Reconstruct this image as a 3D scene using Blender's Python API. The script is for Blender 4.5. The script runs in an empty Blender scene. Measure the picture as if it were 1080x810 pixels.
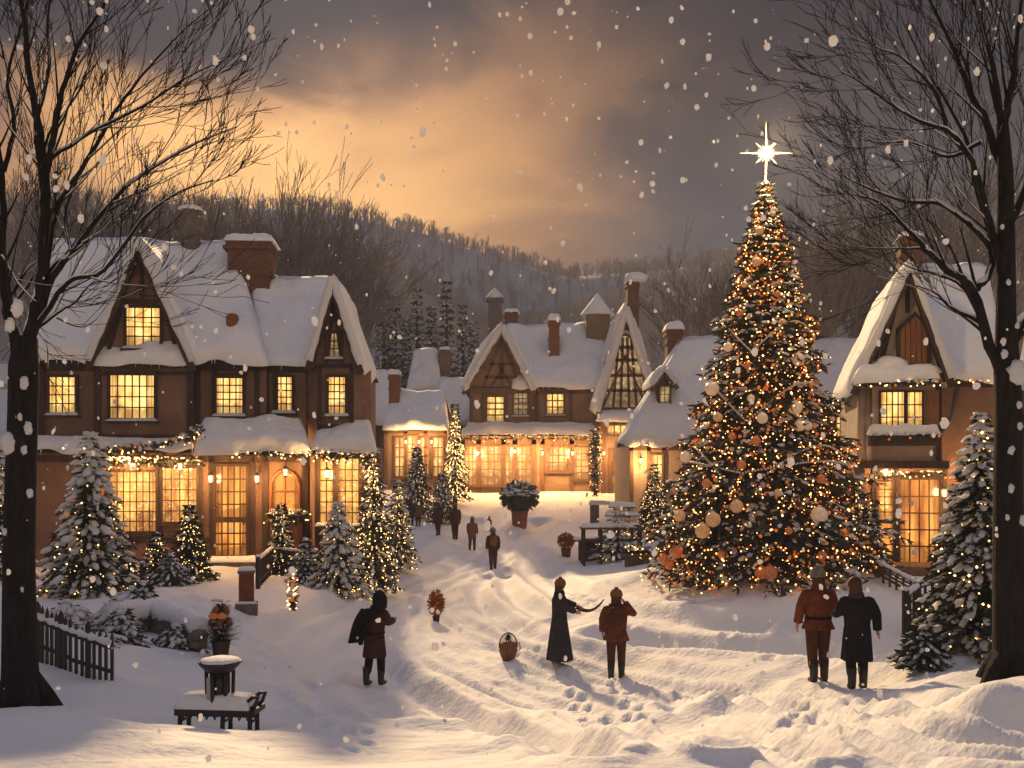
import bpy, math, random
import numpy as np
from mathutils import Vector, Matrix, Quaternion
sc = bpy.context.scene
COL = sc.collection
F = 1050.0; HOR = 490.0; CZ = 4.2          # camera: focal length, eye height
R = math.radians

# ------------------------------------------------------------------ noise
def _h(ix, iy, s):
    n = (ix.astype(np.int64)*374761393 + iy.astype(np.int64)*668265263 + s*69069) & 0xffffffff
    n = ((n ^ (n >> 13))*1274126177) & 0xffffffff
    n = n ^ (n >> 16)
    return (n & 0xffff)/65535.0
def vn(x, y, s=0):
    x = np.asarray(x, float); y = np.asarray(y, float)
    ix = np.floor(x); iy = np.floor(y); fx = x-ix; fy = y-iy
    ix = ix.astype(np.int64); iy = iy.astype(np.int64)
    fx = fx*fx*fx*(fx*(fx*6-15)+10); fy = fy*fy*fy*(fy*(fy*6-15)+10)
    a = _h(ix, iy, s); b = _h(ix+1, iy, s); c = _h(ix, iy+1, s); d = _h(ix+1, iy+1, s)
    return (a*(1-fx)+b*fx)*(1-fy)+(c*(1-fx)+d*fx)*fy
def fbm(x, y, s=0, o=4):
    r = 0; a = .5; t = 0
    for i in range(o):
        r = r+a*vn(x*2**i+i*17.3, y*2**i-i*9.1, s+i); t += a; a *= .5
    return r/t-.5
def ss(a, b, x):
    t = np.clip((np.asarray(x, float)-a)/(b-a), 0, 1); return t*t*(3-2*t)

# ------------------------------------------------------------------ terrain
CP = [(0,815,9),(270,812,9.3),(540,812,9.6),(800,812,9.4),(1080,815,9),(-150,770,11),(1250,770,11),
 (22,752,12),(232,773,12.2),(395,728,18.5),(590,696,20.5),(650,704,19.8),(863,722,15.7),(903,728,15.5),(1060,715,13.5),
 (460,650,26),(535,690,21),(520,598,41),(498,575,47),(462,570,46),(480,562,50),(420,590,38),(390,600,35),
 (-60,600,31),(40,600,31),(200,596,31),(330,602,31.5),(100,628,24),(155,722,15),(50,715,14),(230,700,17),(262,660,22),(310,645,24),
 (807,612,25.5),(700,604,29),(925,614,25),(760,640,22.5),(930,603,31),(1050,603,31),(1200,600,31),(985,652,20),(1030,690,15.5),
 (548,556,52),(600,590,44),(650,592,42),(555,520,64),(490,520,64),(650,526,60),(710,545,48),(740,560,44),(640,548,52),
 (440,512,62),(400,505,66),(360,520,60),(300,560,42),(720,520,62),(900,540,50),(1100,545,46),(150,560,44),(-100,560,44)]
_cp = np.array([((a-540)*d/F, d, (HOR-b)*d/F) for a, b, d in CP])
def _U(d2): return .5*d2*np.log(d2+1e-9)
def _fit():
    n = len(_cp); X = _cp[:, :2]*np.array([1, .6])
    K = _U(((X[:, None]-X[None])**2).sum(-1)) + np.eye(n)*.8
    Pm = np.c_[np.ones(n), X]; A = np.zeros((n+3, n+3)); A[:n, :n] = K; A[:n, n:] = Pm; A[n:, :n] = Pm.T
    return X, np.linalg.solve(A, np.r_[_cp[:, 2], 0, 0, 0])
_X, _W = _fit()
RD = [70, 95, 122, 160, 205, 265, 360]
RPX = [-900,-200, 0, 200, 360, 440, 520, 600, 700, 850, 1080, 1300, 2000]
RPY = [[515]*13,
 [462,462,455,450,455,470,478,478,475,465,450,450,455],
 [330,335,345,352,380,408,440,445,430,395,350,345,350],
 [262,262,268,280,316,352,392,395,370,330,290,280,280],
 [232,232,236,246,274,312,346,342,318,288,255,245,245],
 [222,220,220,222,226,246,274,297,290,270,240,230,230],
 [280]*13]
def terrain(x, y):
    x = np.asarray(x, float); y = np.asarray(y, float); sh = x.shape
    x = x.ravel(); y = y.ravel()
    yc = np.clip(y, 6, 72); xc = np.clip(x, -45, 45)
    out = np.zeros(len(x))
    for i in range(0, len(x), 20000):
        Q = np.c_[xc[i:i+20000], yc[i:i+20000]*.6]
        d2 = ((Q[:, None]-_X[None])**2).sum(-1)
        out[i:i+20000] = _U(d2)@_W[:-3] + np.c_[np.ones(len(Q)), Q]@_W[-3:]
    out = np.clip(out, -5.2, -.2)
    yy = np.maximum(y, 60); px = 540+x*F/yy
    rows = np.array([np.interp(px, RPX, r) for r in RPY])
    zr = np.array([(HOR-rows[i])*RD[i]/F for i in range(len(RD))])
    t = np.interp(yy, RD, range(len(RD))); k = np.clip(t.astype(int), 0, len(RD)-2); f = t-k; f = f*f*(3-2*f)
    idx = np.arange(len(x)); far = zr[k, idx]*(1-f)+zr[k+1, idx]*f
    b = ss(60, 92, y)
    return ((out*(1-b)+far*b)+CZ).reshape(sh)
def gz(x, y): return float(terrain(np.array([x]), np.array([y]))[0])
def W(px, py, d): return Vector(((px-540)*d/F, d, CZ+(HOR-py)*d/F))
_DS = np.concatenate([np.arange(7, 70, .1), np.arange(70, 400, 1.)])
def G(px, py, dmin=7):
    """point of the ground seen at a photo position"""
    ds = _DS[_DS >= dmin]
    zr = CZ+(HOR-py)*ds/F; zt = terrain((px-540)*ds/F, ds)
    hit = np.where(zr <= zt)[0]
    d = ds[hit[0]] if len(hit) else 60.
    x = (px-540)*d/F
    return Vector((x, d, gz(x, d)))

# ------------------------------------------------------------------ mesh helper
class MB:
    def __init__(s): s.v = []; s.f = []
    def add(s, v, f):
        n = len(s.v); s.v += [tuple(p) for p in v]; s.f += [tuple(i+n for i in q) for q in f]; return s
    def box(s, a, b, M=None):
        x0, y0, z0 = a; x1, y1, z1 = b
        if x0 > x1: x0, x1 = x1, x0
        if y0 > y1: y0, y1 = y1, y0
        if z0 > z1: z0, z1 = z1, z0
        v = [Vector(p) for p in ((x0,y0,z0),(x1,y0,z0),(x1,y1,z0),(x0,y1,z0),(x0,y0,z1),(x1,y0,z1),(x1,y1,z1),(x0,y1,z1))]
        if M: v = [M@p for p in v]
        return s.add(v, [(0,3,2,1),(4,5,6,7),(0,1,5,4),(1,2,6,5),(2,3,7,6),(3,0,4,7)])
    def beam(s, a, b, w, d):
        a = Vector(a); b = Vector(b); t = b-a; L = t.length
        if L < 1e-5: return s
        q = t.to_track_quat('Z', 'Y'); t.normalize()
        yv = Vector((0, 1, 0)); yv = yv-t*yv.dot(t)
        if yv.length < .1: yv = Vector((0, 0, 1))-t*t.z
        yv.normalize(); xv = yv.cross(t)
        v = []
        for p in (a, b):
            for i, j in ((-1,-1),(1,-1),(1,1),(-1,1)): v.append(p+xv*w/2*i+yv*d/2*j)
        return s.add(v, [(3,2,1,0),(4,5,6,7),(0,1,5,4),(1,2,6,5),(2,3,7,6),(3,0,4,7)])
    def tube(s, pts, rad, n=6, cap=True):
        pts = [Vector(p) for p in pts]; m = len(pts); v = []; up = None
        if not hasattr(rad, '__len__'): rad = [rad]*m
        for i, p in enumerate(pts):
            t = (pts[min(i+1, m-1)]-pts[max(i-1, 0)])
            if t.length < 1e-9: t = Vector((0, 0, 1))
            t.normalize()
            if up is None: up = t.orthogonal()
            up = up-t*up.dot(t)
            if up.length < 1e-5: up = t.orthogonal()
            up.normalize(); w = t.cross(up)
            for k in range(n):
                a = 2*math.pi*k/n; v.append(p+(up*math.cos(a)+w*math.sin(a))*rad[i])
        f = [(i*n+k, i*n+(k+1) % n, (i+1)*n+(k+1) % n, (i+1)*n+k) for i in range(m-1) for k in range(n)]
        if cap: f += [tuple(reversed(range(n))), tuple(range((m-1)*n, m*n))]
        return s.add(v, f)
    def lathe(s, prof, c=(0,0,0), n=16, rx=1, ry=1, jit=None):
        v = []; c = Vector(c)
        for r, z in prof:
            for k in range(n):
                a = 2*math.pi*k/n; q = r*(1 if not jit else 1+jit(a, z)); v.append(c+Vector((q*rx*math.cos(a), q*ry*math.sin(a), z)))
        m = len(prof)
        f = [(i*n+k, i*n+(k+1) % n, (i+1)*n+(k+1) % n, (i+1)*n+k) for i in range(m-1) for k in range(n)]
        f += [tuple(reversed(range(n))), tuple(range((m-1)*n, m*n))]
        return s.add(v, f)
    def ball(s, c, r, n=8, m=5, sq=(1,1,1), jit=0, rnd=None):
        c = Vector(c); v = [c+Vector((0,0,-r*sq[2]))]
        for i in range(1, m):
            ph = -math.pi/2+math.pi*i/m
            for k in range(n):
                a = 2*math.pi*k/n; q = r*(1+(rnd.uniform(-jit, jit) if jit else 0))
                v.append(c+Vector((q*sq[0]*math.cos(ph)*math.cos(a), q*sq[1]*math.cos(ph)*math.sin(a), q*sq[2]*math.sin(ph))))
        v.append(c+Vector((0,0,r*sq[2]))); f = []
        for k in range(n):
            f.append((0, 1+(k+1) % n, 1+k)); l = 1+(m-2)*n; f.append((l+k, l+(k+1) % n, len(v)-1))
            for i in range(m-2): f.append((1+i*n+k, 1+i*n+(k+1) % n, 1+(i+1)*n+(k+1) % n, 1+(i+1)*n+k))
        return s.add(v, f)
    def octa(s, c, r):
        x, y, z = c
        return s.add([(x+r,y,z),(x,y+r,z),(x-r,y,z),(x,y-r,z),(x,y,z+r),(x,y,z-r)],
                     [(0,1,4),(1,2,4),(2,3,4),(3,0,4),(1,0,5),(2,1,5),(3,2,5),(0,3,5)])
    def prism_y(s, poly, y0, y1):       # poly of (x,z), counter-clockwise seen from the front (-y)
        n = len(poly); v = [(x, y0, z) for x, z in poly]+[(x, y1, z) for x, z in poly]
        return s.add(v, [tuple(range(n)), tuple(reversed(range(n, 2*n)))]+[(i, i+n, (i+1) % n+n, (i+1) % n) for i in range(n)])
    def prism_z(s, poly, z0, z1):       # poly of (x,y), counter-clockwise from above
        n = len(poly); v = [(x, y, z0) for x, y in poly]+[(x, y, z1) for x, y in poly]
        return s.add(v, [tuple(reversed(range(n))), tuple(range(n, 2*n))]+[(i, (i+1) % n, (i+1) % n+n, i+n) for i in range(n)])
    def cone(s, a, b, r, n=6):
        return s.tube([a, b], [r, r*.03], n)
    def build(s, name, mat, parent=None, smooth=False, kind=None, label=None):
        me = bpy.data.meshes.new(name); me.from_pydata(s.v, [], s.f); me.materials.append(mat)
        if smooth: me.polygons.foreach_set('use_smooth', [True]*len(me.polygons))
        me.update()
        o = bpy.data.objects.new(name, me); COL.objects.link(o)
        if parent: o.parent = parent
        if kind: o['kind'] = kind
        if label: o['label'] = label
        return o
def tag(o, label=None, cat=None, group=None, kind=None):
    if label: o['label'] = label
    if cat: o['category'] = cat
    if group: o['group'] = group
    if kind: o['kind'] = kind
    return o
def empty(name, loc, rz=0, label=None, cat=None, group=None):
    o = bpy.data.objects.new(name, None); COL.objects.link(o); o.location = loc; o.rotation_euler = (0, 0, rz)
    o.empty_display_size = .2
    return tag(o, label, cat, group)
def copy_tree(o, parent=None):
    c = o.copy(); COL.objects.link(c)
    if parent: c.parent = parent
    for ch in list(o.children): copy_tree(ch, c)
    return c

# ------------------------------------------------------------------ materials
def mat(name, col, rough=.8, vary=.0, scale=4., bump=0., bscale=20., col2=None, emit=None, estr=0, spec=.3, stretch=(1,1,1), metal=0, noemit=False, transl=0):
    m = bpy.data.materials.new(name); m.use_nodes = True; nt = m.node_tree; N = nt.nodes; Lk = nt.links
    b = N['Principled BSDF']; b.inputs['Roughness'].default_value = rough; b.inputs['Specular IOR Level'].default_value = spec
    b.inputs['Metallic'].default_value = metal
    c = (*col, 1); b.inputs['Base Color'].default_value = c
    tc = N.new('ShaderNodeTexCoord'); mp = N.new('ShaderNodeMapping'); mp.inputs['Scale'].default_value = stretch
    Lk.new(tc.outputs['Object'], mp.inputs['Vector'])
    if vary or col2:
        n = N.new('ShaderNodeTexNoise'); n.inputs['Scale'].default_value = scale; n.inputs['Detail'].default_value = 6; n.inputs['Roughness'].default_value = .65
        Lk.new(mp.outputs[0], n.inputs['Vector'])
        r = N.new('ShaderNodeValToRGB'); r.color_ramp.elements[0].position = .32; r.color_ramp.elements[1].position = .68
        c2 = (*col2, 1) if col2 else tuple(min(1, x*(1+vary)) for x in col)+(1,)
        c1 = c if col2 else tuple(x*(1-vary) for x in col)+(1,)
        r.color_ramp.elements[0].color = c1; r.color_ramp.elements[1].color = c2
        Lk.new(n.outputs['Fac'], r.inputs[0]); Lk.new(r.outputs[0], b.inputs['Base Color'])
    if bump:
        n = N.new('ShaderNodeTexNoise'); n.inputs['Scale'].default_value = bscale; n.inputs['Detail'].default_value = 4
        Lk.new(mp.outputs[0], n.inputs['Vector'])
        bp = N.new('ShaderNodeBump'); bp.inputs['Strength'].default_value = bump; bp.inputs['Distance'].default_value = .05
        Lk.new(n.outputs['Fac'], bp.inputs['Height']); Lk.new(bp.outputs[0], b.inputs['Normal'])
    if emit:
        b.inputs['Emission Color'].default_value = (*emit, 1); b.inputs['Emission Strength'].default_value = estr
    if noemit: m.cycles.emission_sampling = 'NONE'
    if transl:
        tr = N.new('ShaderNodeBsdfTranslucent'); tr.inputs[0].default_value = c; mx = N.new('ShaderNodeMixShader'); mx.inputs[0].default_value = transl
        Lk.new(b.outputs[0], mx.inputs[1]); Lk.new(tr.outputs[0], mx.inputs[2]); Lk.new(mx.outputs[0], N['Material Output'].inputs[0])
    return m
def glow_mat(name, c1, c2, s, scale=3., dots=0, stretch=(1,1,1), voro=9.):
    """lit window: curtains, shelves and little lamps seen behind the glass"""
    m = bpy.data.materials.new(name); m.use_nodes = True; nt = m.node_tree; N = nt.nodes; Lk = nt.links
    b = N['Principled BSDF']; b.inputs['Base Color'].default_value = (.05,.03,.02,1); b.inputs['Roughness'].default_value = .15
    tc = N.new('ShaderNodeTexCoord'); mp = N.new('ShaderNodeMapping'); mp.inputs['Scale'].default_value = stretch
    Lk.new(tc.outputs['Object'], mp.inputs['Vector'])
    n = N.new('ShaderNodeTexNoise'); n.inputs['Scale'].default_value = scale; n.inputs['Detail'].default_value = 5; Lk.new(mp.outputs[0], n.inputs['Vector'])
    r = N.new('ShaderNodeValToRGB'); e = r.color_ramp.elements; e[0].position = .35; e[1].position = .65; e[0].color = (*c1, 1); e[1].color = (*c2, 1)
    Lk.new(n.outputs['Fac'], r.inputs[0]); out = r.outputs[0]
    if dots:
        v = N.new('ShaderNodeTexVoronoi'); v.inputs['Scale'].default_value = voro; Lk.new(tc.outputs['Object'], v.inputs['Vector'])
        q = N.new('ShaderNodeMapRange'); q.inputs[1].default_value = .12; q.inputs[2].default_value = .3; q.inputs[3].default_value = dots; q.inputs[4].default_value = 0
        Lk.new(v.outputs['Distance'], q.inputs[0])
        mx = N.new('ShaderNodeMix'); mx.data_type = 'RGBA'; mx.inputs[7].default_value = (1.0,.78,.42,1)
        Lk.new(q.outputs[0], mx.inputs[0]); Lk.new(out, mx.inputs[6]); out = mx.outputs[2]
    # curtains drawn to the sides, dim furniture below, a lamp in the room
    sp = N.new('ShaderNodeSeparateXYZ'); Lk.new(tc.outputs['Generated'], sp.inputs[0])
    def mt(op, a, b_, cl=False):
        q = N.new('ShaderNodeMath'); q.operation = op; q.use_clamp = cl
        for i, v in enumerate((a, b_)):
            if hasattr(v, 'links'): Lk.new(v, q.inputs[i])
            else: q.inputs[i].default_value = v
        return q.outputs[0]
    side = mt('ABSOLUTE', mt('SUBTRACT', sp.outputs[0], .5), 0)
    cur = mt('MULTIPLY', mt('SUBTRACT', side, mt('ADD', .24, mt('MULTIPLY', n.outputs['Fac'], .12))), 14, True)
    wv = N.new('ShaderNodeTexWave'); wv.inputs['Scale'].default_value = 3.2; wv.inputs['Distortion'].default_value = 2; wv.inputs['Detail Scale'].default_value = .5; Lk.new(tc.outputs['Object'], wv.inputs['Vector'])
    fold = mt('ADD', .42, mt('MULTIPLY', wv.outputs['Fac'], .35))
    k1 = mt('ADD', mt('MULTIPLY', cur, mt('SUBTRACT', fold, 1)), 1)
    n3 = N.new('ShaderNodeTexNoise'); n3.inputs['Scale'].default_value = 2.6; Lk.new(tc.outputs['Object'], n3.inputs['Vector'])
    fur = mt('MULTIPLY', mt('SUBTRACT', mt('ADD', mt('MULTIPLY', n3.outputs['Fac'], .75), -.08), sp.outputs[2]), 12, True)
    k2 = mt('SUBTRACT', 1, mt('MULTIPLY', fur, .55))
    mm = N.new('ShaderNodeVectorMath'); mm.operation = 'SCALE'; Lk.new(out, mm.inputs[0]); Lk.new(mt('MULTIPLY', k1, k2), mm.inputs['Scale']); out = mm.outputs[0]
    Lk.new(out, b.inputs['Emission Color']); b.inputs['Emission Strength'].default_value = s
    return m
M = {}
M['snow'] = mat('snow', (.80,.81,.84), .75, vary=.03, scale=.8, bump=.5, bscale=9)
M['puff'] = mat('snow_clump', (.82,.83,.86), .8, transl=.25)
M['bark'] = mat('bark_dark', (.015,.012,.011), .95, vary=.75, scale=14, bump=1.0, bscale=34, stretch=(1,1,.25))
M['bark2'] = mat('bark_far_misted', (.19,.165,.16), .95, vary=.3, scale=3)  # frosted bark, greyed further to carry the mist
M['wood_far'] = mat('bark_woods_misted', (.42,.39,.39), .95, vary=.3, scale=.2)  # frosted woods, paled so the colour stands in for mist
M['needle'] = mat('needles', (.030,.040,.026), .8, vary=.5, scale=2.5)
M['needle2'] = mat('needles_frosted', (.06,.072,.055), .8, vary=.4, scale=3)
M['plaster'] = mat('plaster_brown', (.14,.080,.056), .85, col2=(.24,.145,.10), scale=1.2, bump=.5, bscale=12)
M['plaster2'] = mat('plaster_tan', (.20,.13,.085), .85, col2=(.28,.19,.13), scale=1.1, bump=.4, bscale=12)
M['plaster3'] = mat('plaster_cream', (.42,.32,.24), .85, vary=.15, scale=1.3, bump=.4, bscale=10)
M['timber'] = mat('timber', (.055,.034,.025), .8, vary=.4, scale=5, bump=.6, bscale=25, stretch=(1,1,.2))
M['timber2'] = mat('timber_light', (.13,.075,.045), .8, vary=.35, scale=5, bump=.5, bscale=25, stretch=(1,1,.2))
M['wood'] = mat('wood_warm', (.23,.09,.035), .55, vary=.35, scale=6, bump=.4, bscale=20, stretch=(3,3,.3))
M['roof'] = mat('roof_tile', (.06,.045,.04), .85, vary=.4, scale=8, bump=.6, bscale=25)
M['stone'] = mat('stone', (.16,.13,.12), .9, vary=.35, scale=4, bump=1, bscale=14)
M['black'] = mat('iron_black', (.015,.012,.011), .5, vary=.3, scale=6, bump=.3, spec=.5)
M['gold'] = mat('bauble_gold', (.75,.42,.20), .35, vary=.25, scale=9, spec=.6, emit=(1,.5,.2), estr=.05, noemit=True)  # balls glow faintly themselves, brightness put in as emission
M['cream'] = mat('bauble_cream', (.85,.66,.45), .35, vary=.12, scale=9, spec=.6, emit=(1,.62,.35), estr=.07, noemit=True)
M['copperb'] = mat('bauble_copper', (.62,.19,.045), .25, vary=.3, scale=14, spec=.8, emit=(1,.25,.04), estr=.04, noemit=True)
M['copper'] = mat('bauble_copper', (.62,.17,.035), .3, vary=.3, scale=9, spec=.6, emit=(1,.22,.03), estr=.22, noemit=True)  # berries and small balls carry their brightness as emission, no lamps
M['bulb'] = mat('bulb_warm', (1,.8,.5), .4, emit=(1,.54,.18), estr=4.5)
M['bulbo'] = mat('bulb_amber', (1,.4,.1), .4, emit=(1,.30,.06), estr=3.5)
M['tinsel'] = mat('bead_silver', (.8,.74,.62), .3, spec=.7)
M['star'] = mat('star_light', (1,.8,.5), .4, emit=(1,.58,.22), estr=1.5)
M['starcore'] = mat('star_core', (1,.9,.7), .4, emit=(1,.78,.48), estr=5)
M['fill_flame'] = mat('fill_lamp_glass', (1,.8,.5), .4, emit=(1,.6,.22), estr=5)  # glowing glass for the lanterns added as fill light
M['win'] = glow_mat('lit_window', (.60,.27,.05), (1.0,.62,.20), 1.35, 2.2, stretch=(1.6,1,.8))
M['windim'] = glow_mat('dim_window', (.20,.13,.07), (.75,.48,.2), .55, 3.2)
M['shop'] = glow_mat('lit_shop_window', (.42,.12,.018), (1.0,.46,.10), 1.35, 1.5, dots=.8, stretch=(2.2,1,.6))
M['shopfar'] = glow_mat('lit_far_window', (.45,.16,.03), (1.0,.52,.16), 1.25, 1.2, dots=.9, stretch=(2,1,.5), voro=3.2)
M['doorglow'] = glow_mat('lit_door', (.30,.075,.012), (.95,.36,.06), 1.1, 1.3, stretch=(2.4,1,.45))
def brick(name, c1, c2, mortar, scale=5.):
    m = mat(name, c1, .9, bump=.6, bscale=30); nt = m.node_tree; N = nt.nodes; b = N['Principled BSDF']; tc = N.new('ShaderNodeTexCoord'); mp = N.new('ShaderNodeMapping'); mp.inputs['Rotation'].default_value = (R(90),0,0)
    nt.links.new(tc.outputs['Object'], mp.inputs[0]); t = N.new('ShaderNodeTexBrick'); t.inputs['Scale'].default_value = scale; t.inputs['Mortar Size'].default_value = .018
    for k, c in (('Color1', c1), ('Color2', c2), ('Mortar', mortar)): t.inputs[k].default_value = (*c, 1)
    nt.links.new(mp.outputs[0], t.inputs['Vector']); nt.links.new(t.outputs[0], b.inputs['Base Color'])
    return m
M['brick'] = brick('brick_brown', (.13,.06,.04), (.22,.11,.075), (.07,.055,.05))
M['plaster'] = M['plaster']
# ------------------------------------------------------------------ ground
def ground():
    nr, nc = 620, 460
    ys = 4*np.exp(np.linspace(0, math.log(110/4), nr)); us = np.linspace(-1, 1, nc); us = np.sign(us)*np.abs(us)**1.25
    Y, U = np.meshgrid(ys, us, indexing='ij'); X = U*(Y*.95+9)
    Z = terrain(X, Y)
    near = 1-ss(45, 80, Y)
    # drifts, blown diagonally
    a = X*.8+Y*.6; b = -X*.6+Y*.8
    fore = 1-ss(16, 30, Y)
    mid = ((X > -9) & (X < 9))*1.0
    Z += near*(.34*fbm(a*.14, b*.30, 3, 3))*(0.35+.75*fore)
    dune = np.abs(fbm(a*.22+3, b*.75, 11, 3))*2
    Z += near*.17*(1-dune)*(1-ss(13, 22, Y))*(.4+ss(0, 6, np.abs(X-1.0)))*.8
    Z += near*.045*fbm(a*.9, b*2.6, 21, 3)+near*.022*fbm(X*5, Y*5, 31, 3)
    # cart and sledge tracks
    TR = [[(1120,812),(1010,796),(900,768),(780,740),(650,716),(550,690),(487,662),(455,640),(447,620),(470,603),(515,588)],
          [(1120,797),(1010,782),(900,756),(780,730),(650,706),(560,680),(500,655),(470,636),(463,620),(485,605),(530,590)],
          [(640,812),(560,775),(480,745),(420,715),(385,680),(395,648),(440,615),(490,590),(512,570),(525,548),(560,530)],
          [(760,812),(670,775),(585,745),(500,720),(440,690),(420,660),(440,632),(490,605),(530,585),(545,560)],
          [(300,700),(330,668),(375,640),(430,612),(480,590),(505,570),(500,548)],
          [(285,678),(320,650),(370,627),(425,603),(470,583),(490,562),(485,545)],
          [(860,812),(790,785),(700,757),(600,735),(520,712)],
          [(610,640),(585,625),(560,608),(548,592),(550,570),(570,548)],
          [(800,660),(720,650),(650,640),(600,620),(575,600),(565,580)],
          [(350,760),(330,730),(345,695),(400,660),(450,625)],
          [(960,812),(880,790),(800,772),(700,742)], [(1000,700),(900,690),(800,680),(700,676),(620,668)],
          [(540,660),(510,640),(500,620),(515,605)], [(575,650),(545,632),(530,615),(530,600)]]
    for src, dx, dy in ((0,-6,14),(0,-14,32),(1,10,-16),(2,-12,6),(3,16,-8),(3,34,-12),(4,12,8),(6,-10,14),(7,14,4),(8,0,12),(5,12,10)):
        TR.append([(p[0]+dx*(.4+.6*(p[1]-540)/270), p[1]+dy*(p[1]-540)/270) for p in TR[src]])
    rn = random.Random(4); GR = np.zeros_like(Z); BM = np.zeros_like(Z)
    for ti, tr in enumerate(TR):
        pts = [G(*p) for p in tr]; dense = []
        for i in range(len(pts)-1):
            for k in range(10): dense.append(pts[i].lerp(pts[i+1], k/10))
        P = np.array([(p.x, p.y) for p in dense])
        for _ in range(4): P[1:-1] = (P[:-2]+2*P[1:-1]+P[2:])/4
        msk = (Y < P[:, 1].max()+2) & (Y > P[:, 1].min()-2) & (X > P[:, 0].min()-2) & (X < P[:, 0].max()+2)
        xs, yy = X[msk], Y[msk]; best = np.full(len(xs), 9.)
        for i in range(len(P)-1):
            ax, ay = P[i]; dx, dy = P[i+1]-P[i]; q = dx*dx+dy*dy+1e-9
            t = np.clip(((xs-ax)*dx+(yy-ay)*dy)/q, 0, 1); best = np.minimum(best, np.hypot(xs-ax-t*dx, yy-ay-t*dy))
        w = .10+.0065*yy; dep = (.25 if ti < 4 else .19 if ti < 14 else .11)*(.6+.8*vn(xs*.7, yy*.7, 50+ti))
        GR[msk] = np.minimum(GR[msk], -dep*np.exp(-(best/w)**2)); BM[msk] = np.maximum(BM[msk], dep*.45*np.exp(-((best-2.1*w)/(w*.8))**2))
    Z += GR+BM*np.clip(1+GR/.06, 0, 1)
    # footprints
    paths = [((395,728),(372,790)), ((395,728),(430,690)), ((590,696),(640,760)), ((650,704),(690,770)), ((863,722),(820,812)),
             ((905,728),(890,812)), ((520,598),(470,625)), ((535,690),(600,665)), ((750,668),(840,700)), ((300,730),(390,800)), ((600,620),(680,690))]
    for (p, q) in paths:
        A, B = G(*p), G(*q); n = int((B-A).length/.42); d = (B-A).normalized(); s = Vector((-d.y, d.x, 0))
        for i in range(1, n):
            c = A+d*i*.42+s*(.12 if i % 2 else -.12)+Vector((rn.uniform(-.05,.05), rn.uniform(-.05,.05), 0))
            m = (abs(X-c.x) < .5) & (abs(Y-c.y) < .5)
            u = (X[m]-c.x)*d.x+(Y[m]-c.y)*d.y; v = (X[m]-c.x)*s.x+(Y[m]-c.y)*s.y
            r2 = (u/.15)**2+(v/.075)**2
            Z[m] += -.09*np.exp(-r2**2)+.03*np.exp(-((np.sqrt(r2)-1.7)/.4)**2)
    # mounds of cleared snow
    for px, py, rx, ry, h in ((760,742,.9,.5,.28),(1050,745,.9,.6,.18),(1000,770,.8,.4,.16),(130,735,1.0,.6,.16),(70,775,1.2,.4,.12),
                              (20,700,1.2,1.4,.35),(200,655,1.6,1.2,.4),(170,640,1.3,1.0,.35),(1060,780,1.2,.5,.35),(930,760,.8,.3,.12),(330,775,1,.4,.15),
                              (440,770,1.1,.35,.14),(560,790,1.2,.35,.14),(700,795,1.2,.35,.16),(120,800,1.3,.4,.1),(690,610,2,1,.25),(880,615,2,1,.25)):
        c = G(px, py); r2 = ((X-c.x)/rx)**2+((Y-c.y)/ry)**2; Z += h*np.exp(-r2)*(1+.3*fbm(X*2, Y*2, 77, 2))
    v = np.stack([X, Y, Z], -1).reshape(-1, 3); ii = np.arange(nr*nc).reshape(nr, nc)
    f = np.stack([ii[:-1, :-1], ii[:-1, 1:], ii[1:, 1:], ii[1:, :-1]], -1).reshape(-1, 4)
    me = bpy.data.meshes.new('snow_ground'); me.vertices.add(len(v)); me.vertices.foreach_set('co', v.ravel())
    me.loops.add(f.size); me.polygons.add(len(f)); me.loops.foreach_set('vertex_index', f.ravel().astype(np.int32))
    me.polygons.foreach_set('loop_start', np.arange(0, f.size, 4, dtype=np.int32)); me.polygons.foreach_set('use_smooth', [True]*len(f))
    me.update(calc_edges=True); me.validate(); me.materials.append(M['snow'])
    o = bpy.data.objects.new('snow_ground', me); COL.objects.link(o); o['kind'] = 'structure'
    # sample grid for standing things on the finished surface
    return X, Y, Z
_GX, _GY, _GZ = ground()
def gs(x, y):
    """height of the finished snow at x, y"""
    i = int(np.argmin(np.abs(_GY[:, 0]-y))); row = _GX[i]
    return float(np.interp(x, row, _GZ[i]))
def GS(px, py, dmin=7):
    p = G(px, py, dmin)
    if p.y < 85: p.z = gs(p.x, p.y)
    return p
def hills():
    ys = np.concatenate([np.linspace(104, 200, 60), np.linspace(203, 358, 60)]); us = np.linspace(-1.3, 1.3, 220)
    Y, U = np.meshgrid(ys, us, indexing='ij'); X = U*(Y+30); Z = terrain(X, Y)+fbm(X*.04, Y*.04, 5, 4)*6*ss(104, 160, Y)
    Z -= 20*ss(300, 358, Y); Z[0] -= 1.5
    v = np.stack([X, Y, Z], -1).reshape(-1, 3); nr, nc = X.shape; ii = np.arange(nr*nc).reshape(nr, nc)
    f = np.stack([ii[:-1, :-1], ii[:-1, 1:], ii[1:, 1:], ii[1:, :-1]], -1).reshape(-1, 4)
    b = MB(); b.v = [tuple(p) for p in v]; b.f = [tuple(map(int, q)) for q in f]
    o = b.build('hills', mat('hill_snow_misted', (.36,.35,.36), .9, col2=(.62,.62,.65), scale=.05), smooth=True); o['kind'] = 'structure'  # mist on the hills put into the paler snow colour
    b2 = MB(); b2.add([(-690,-145,-6),(690,-145,-6),(690,361,-6),(-690,361,-6)], [(0,1,2,3)])
    o2 = b2.build('ground_plain', M['snow']); o2['kind'] = 'structure'
hills()

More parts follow.
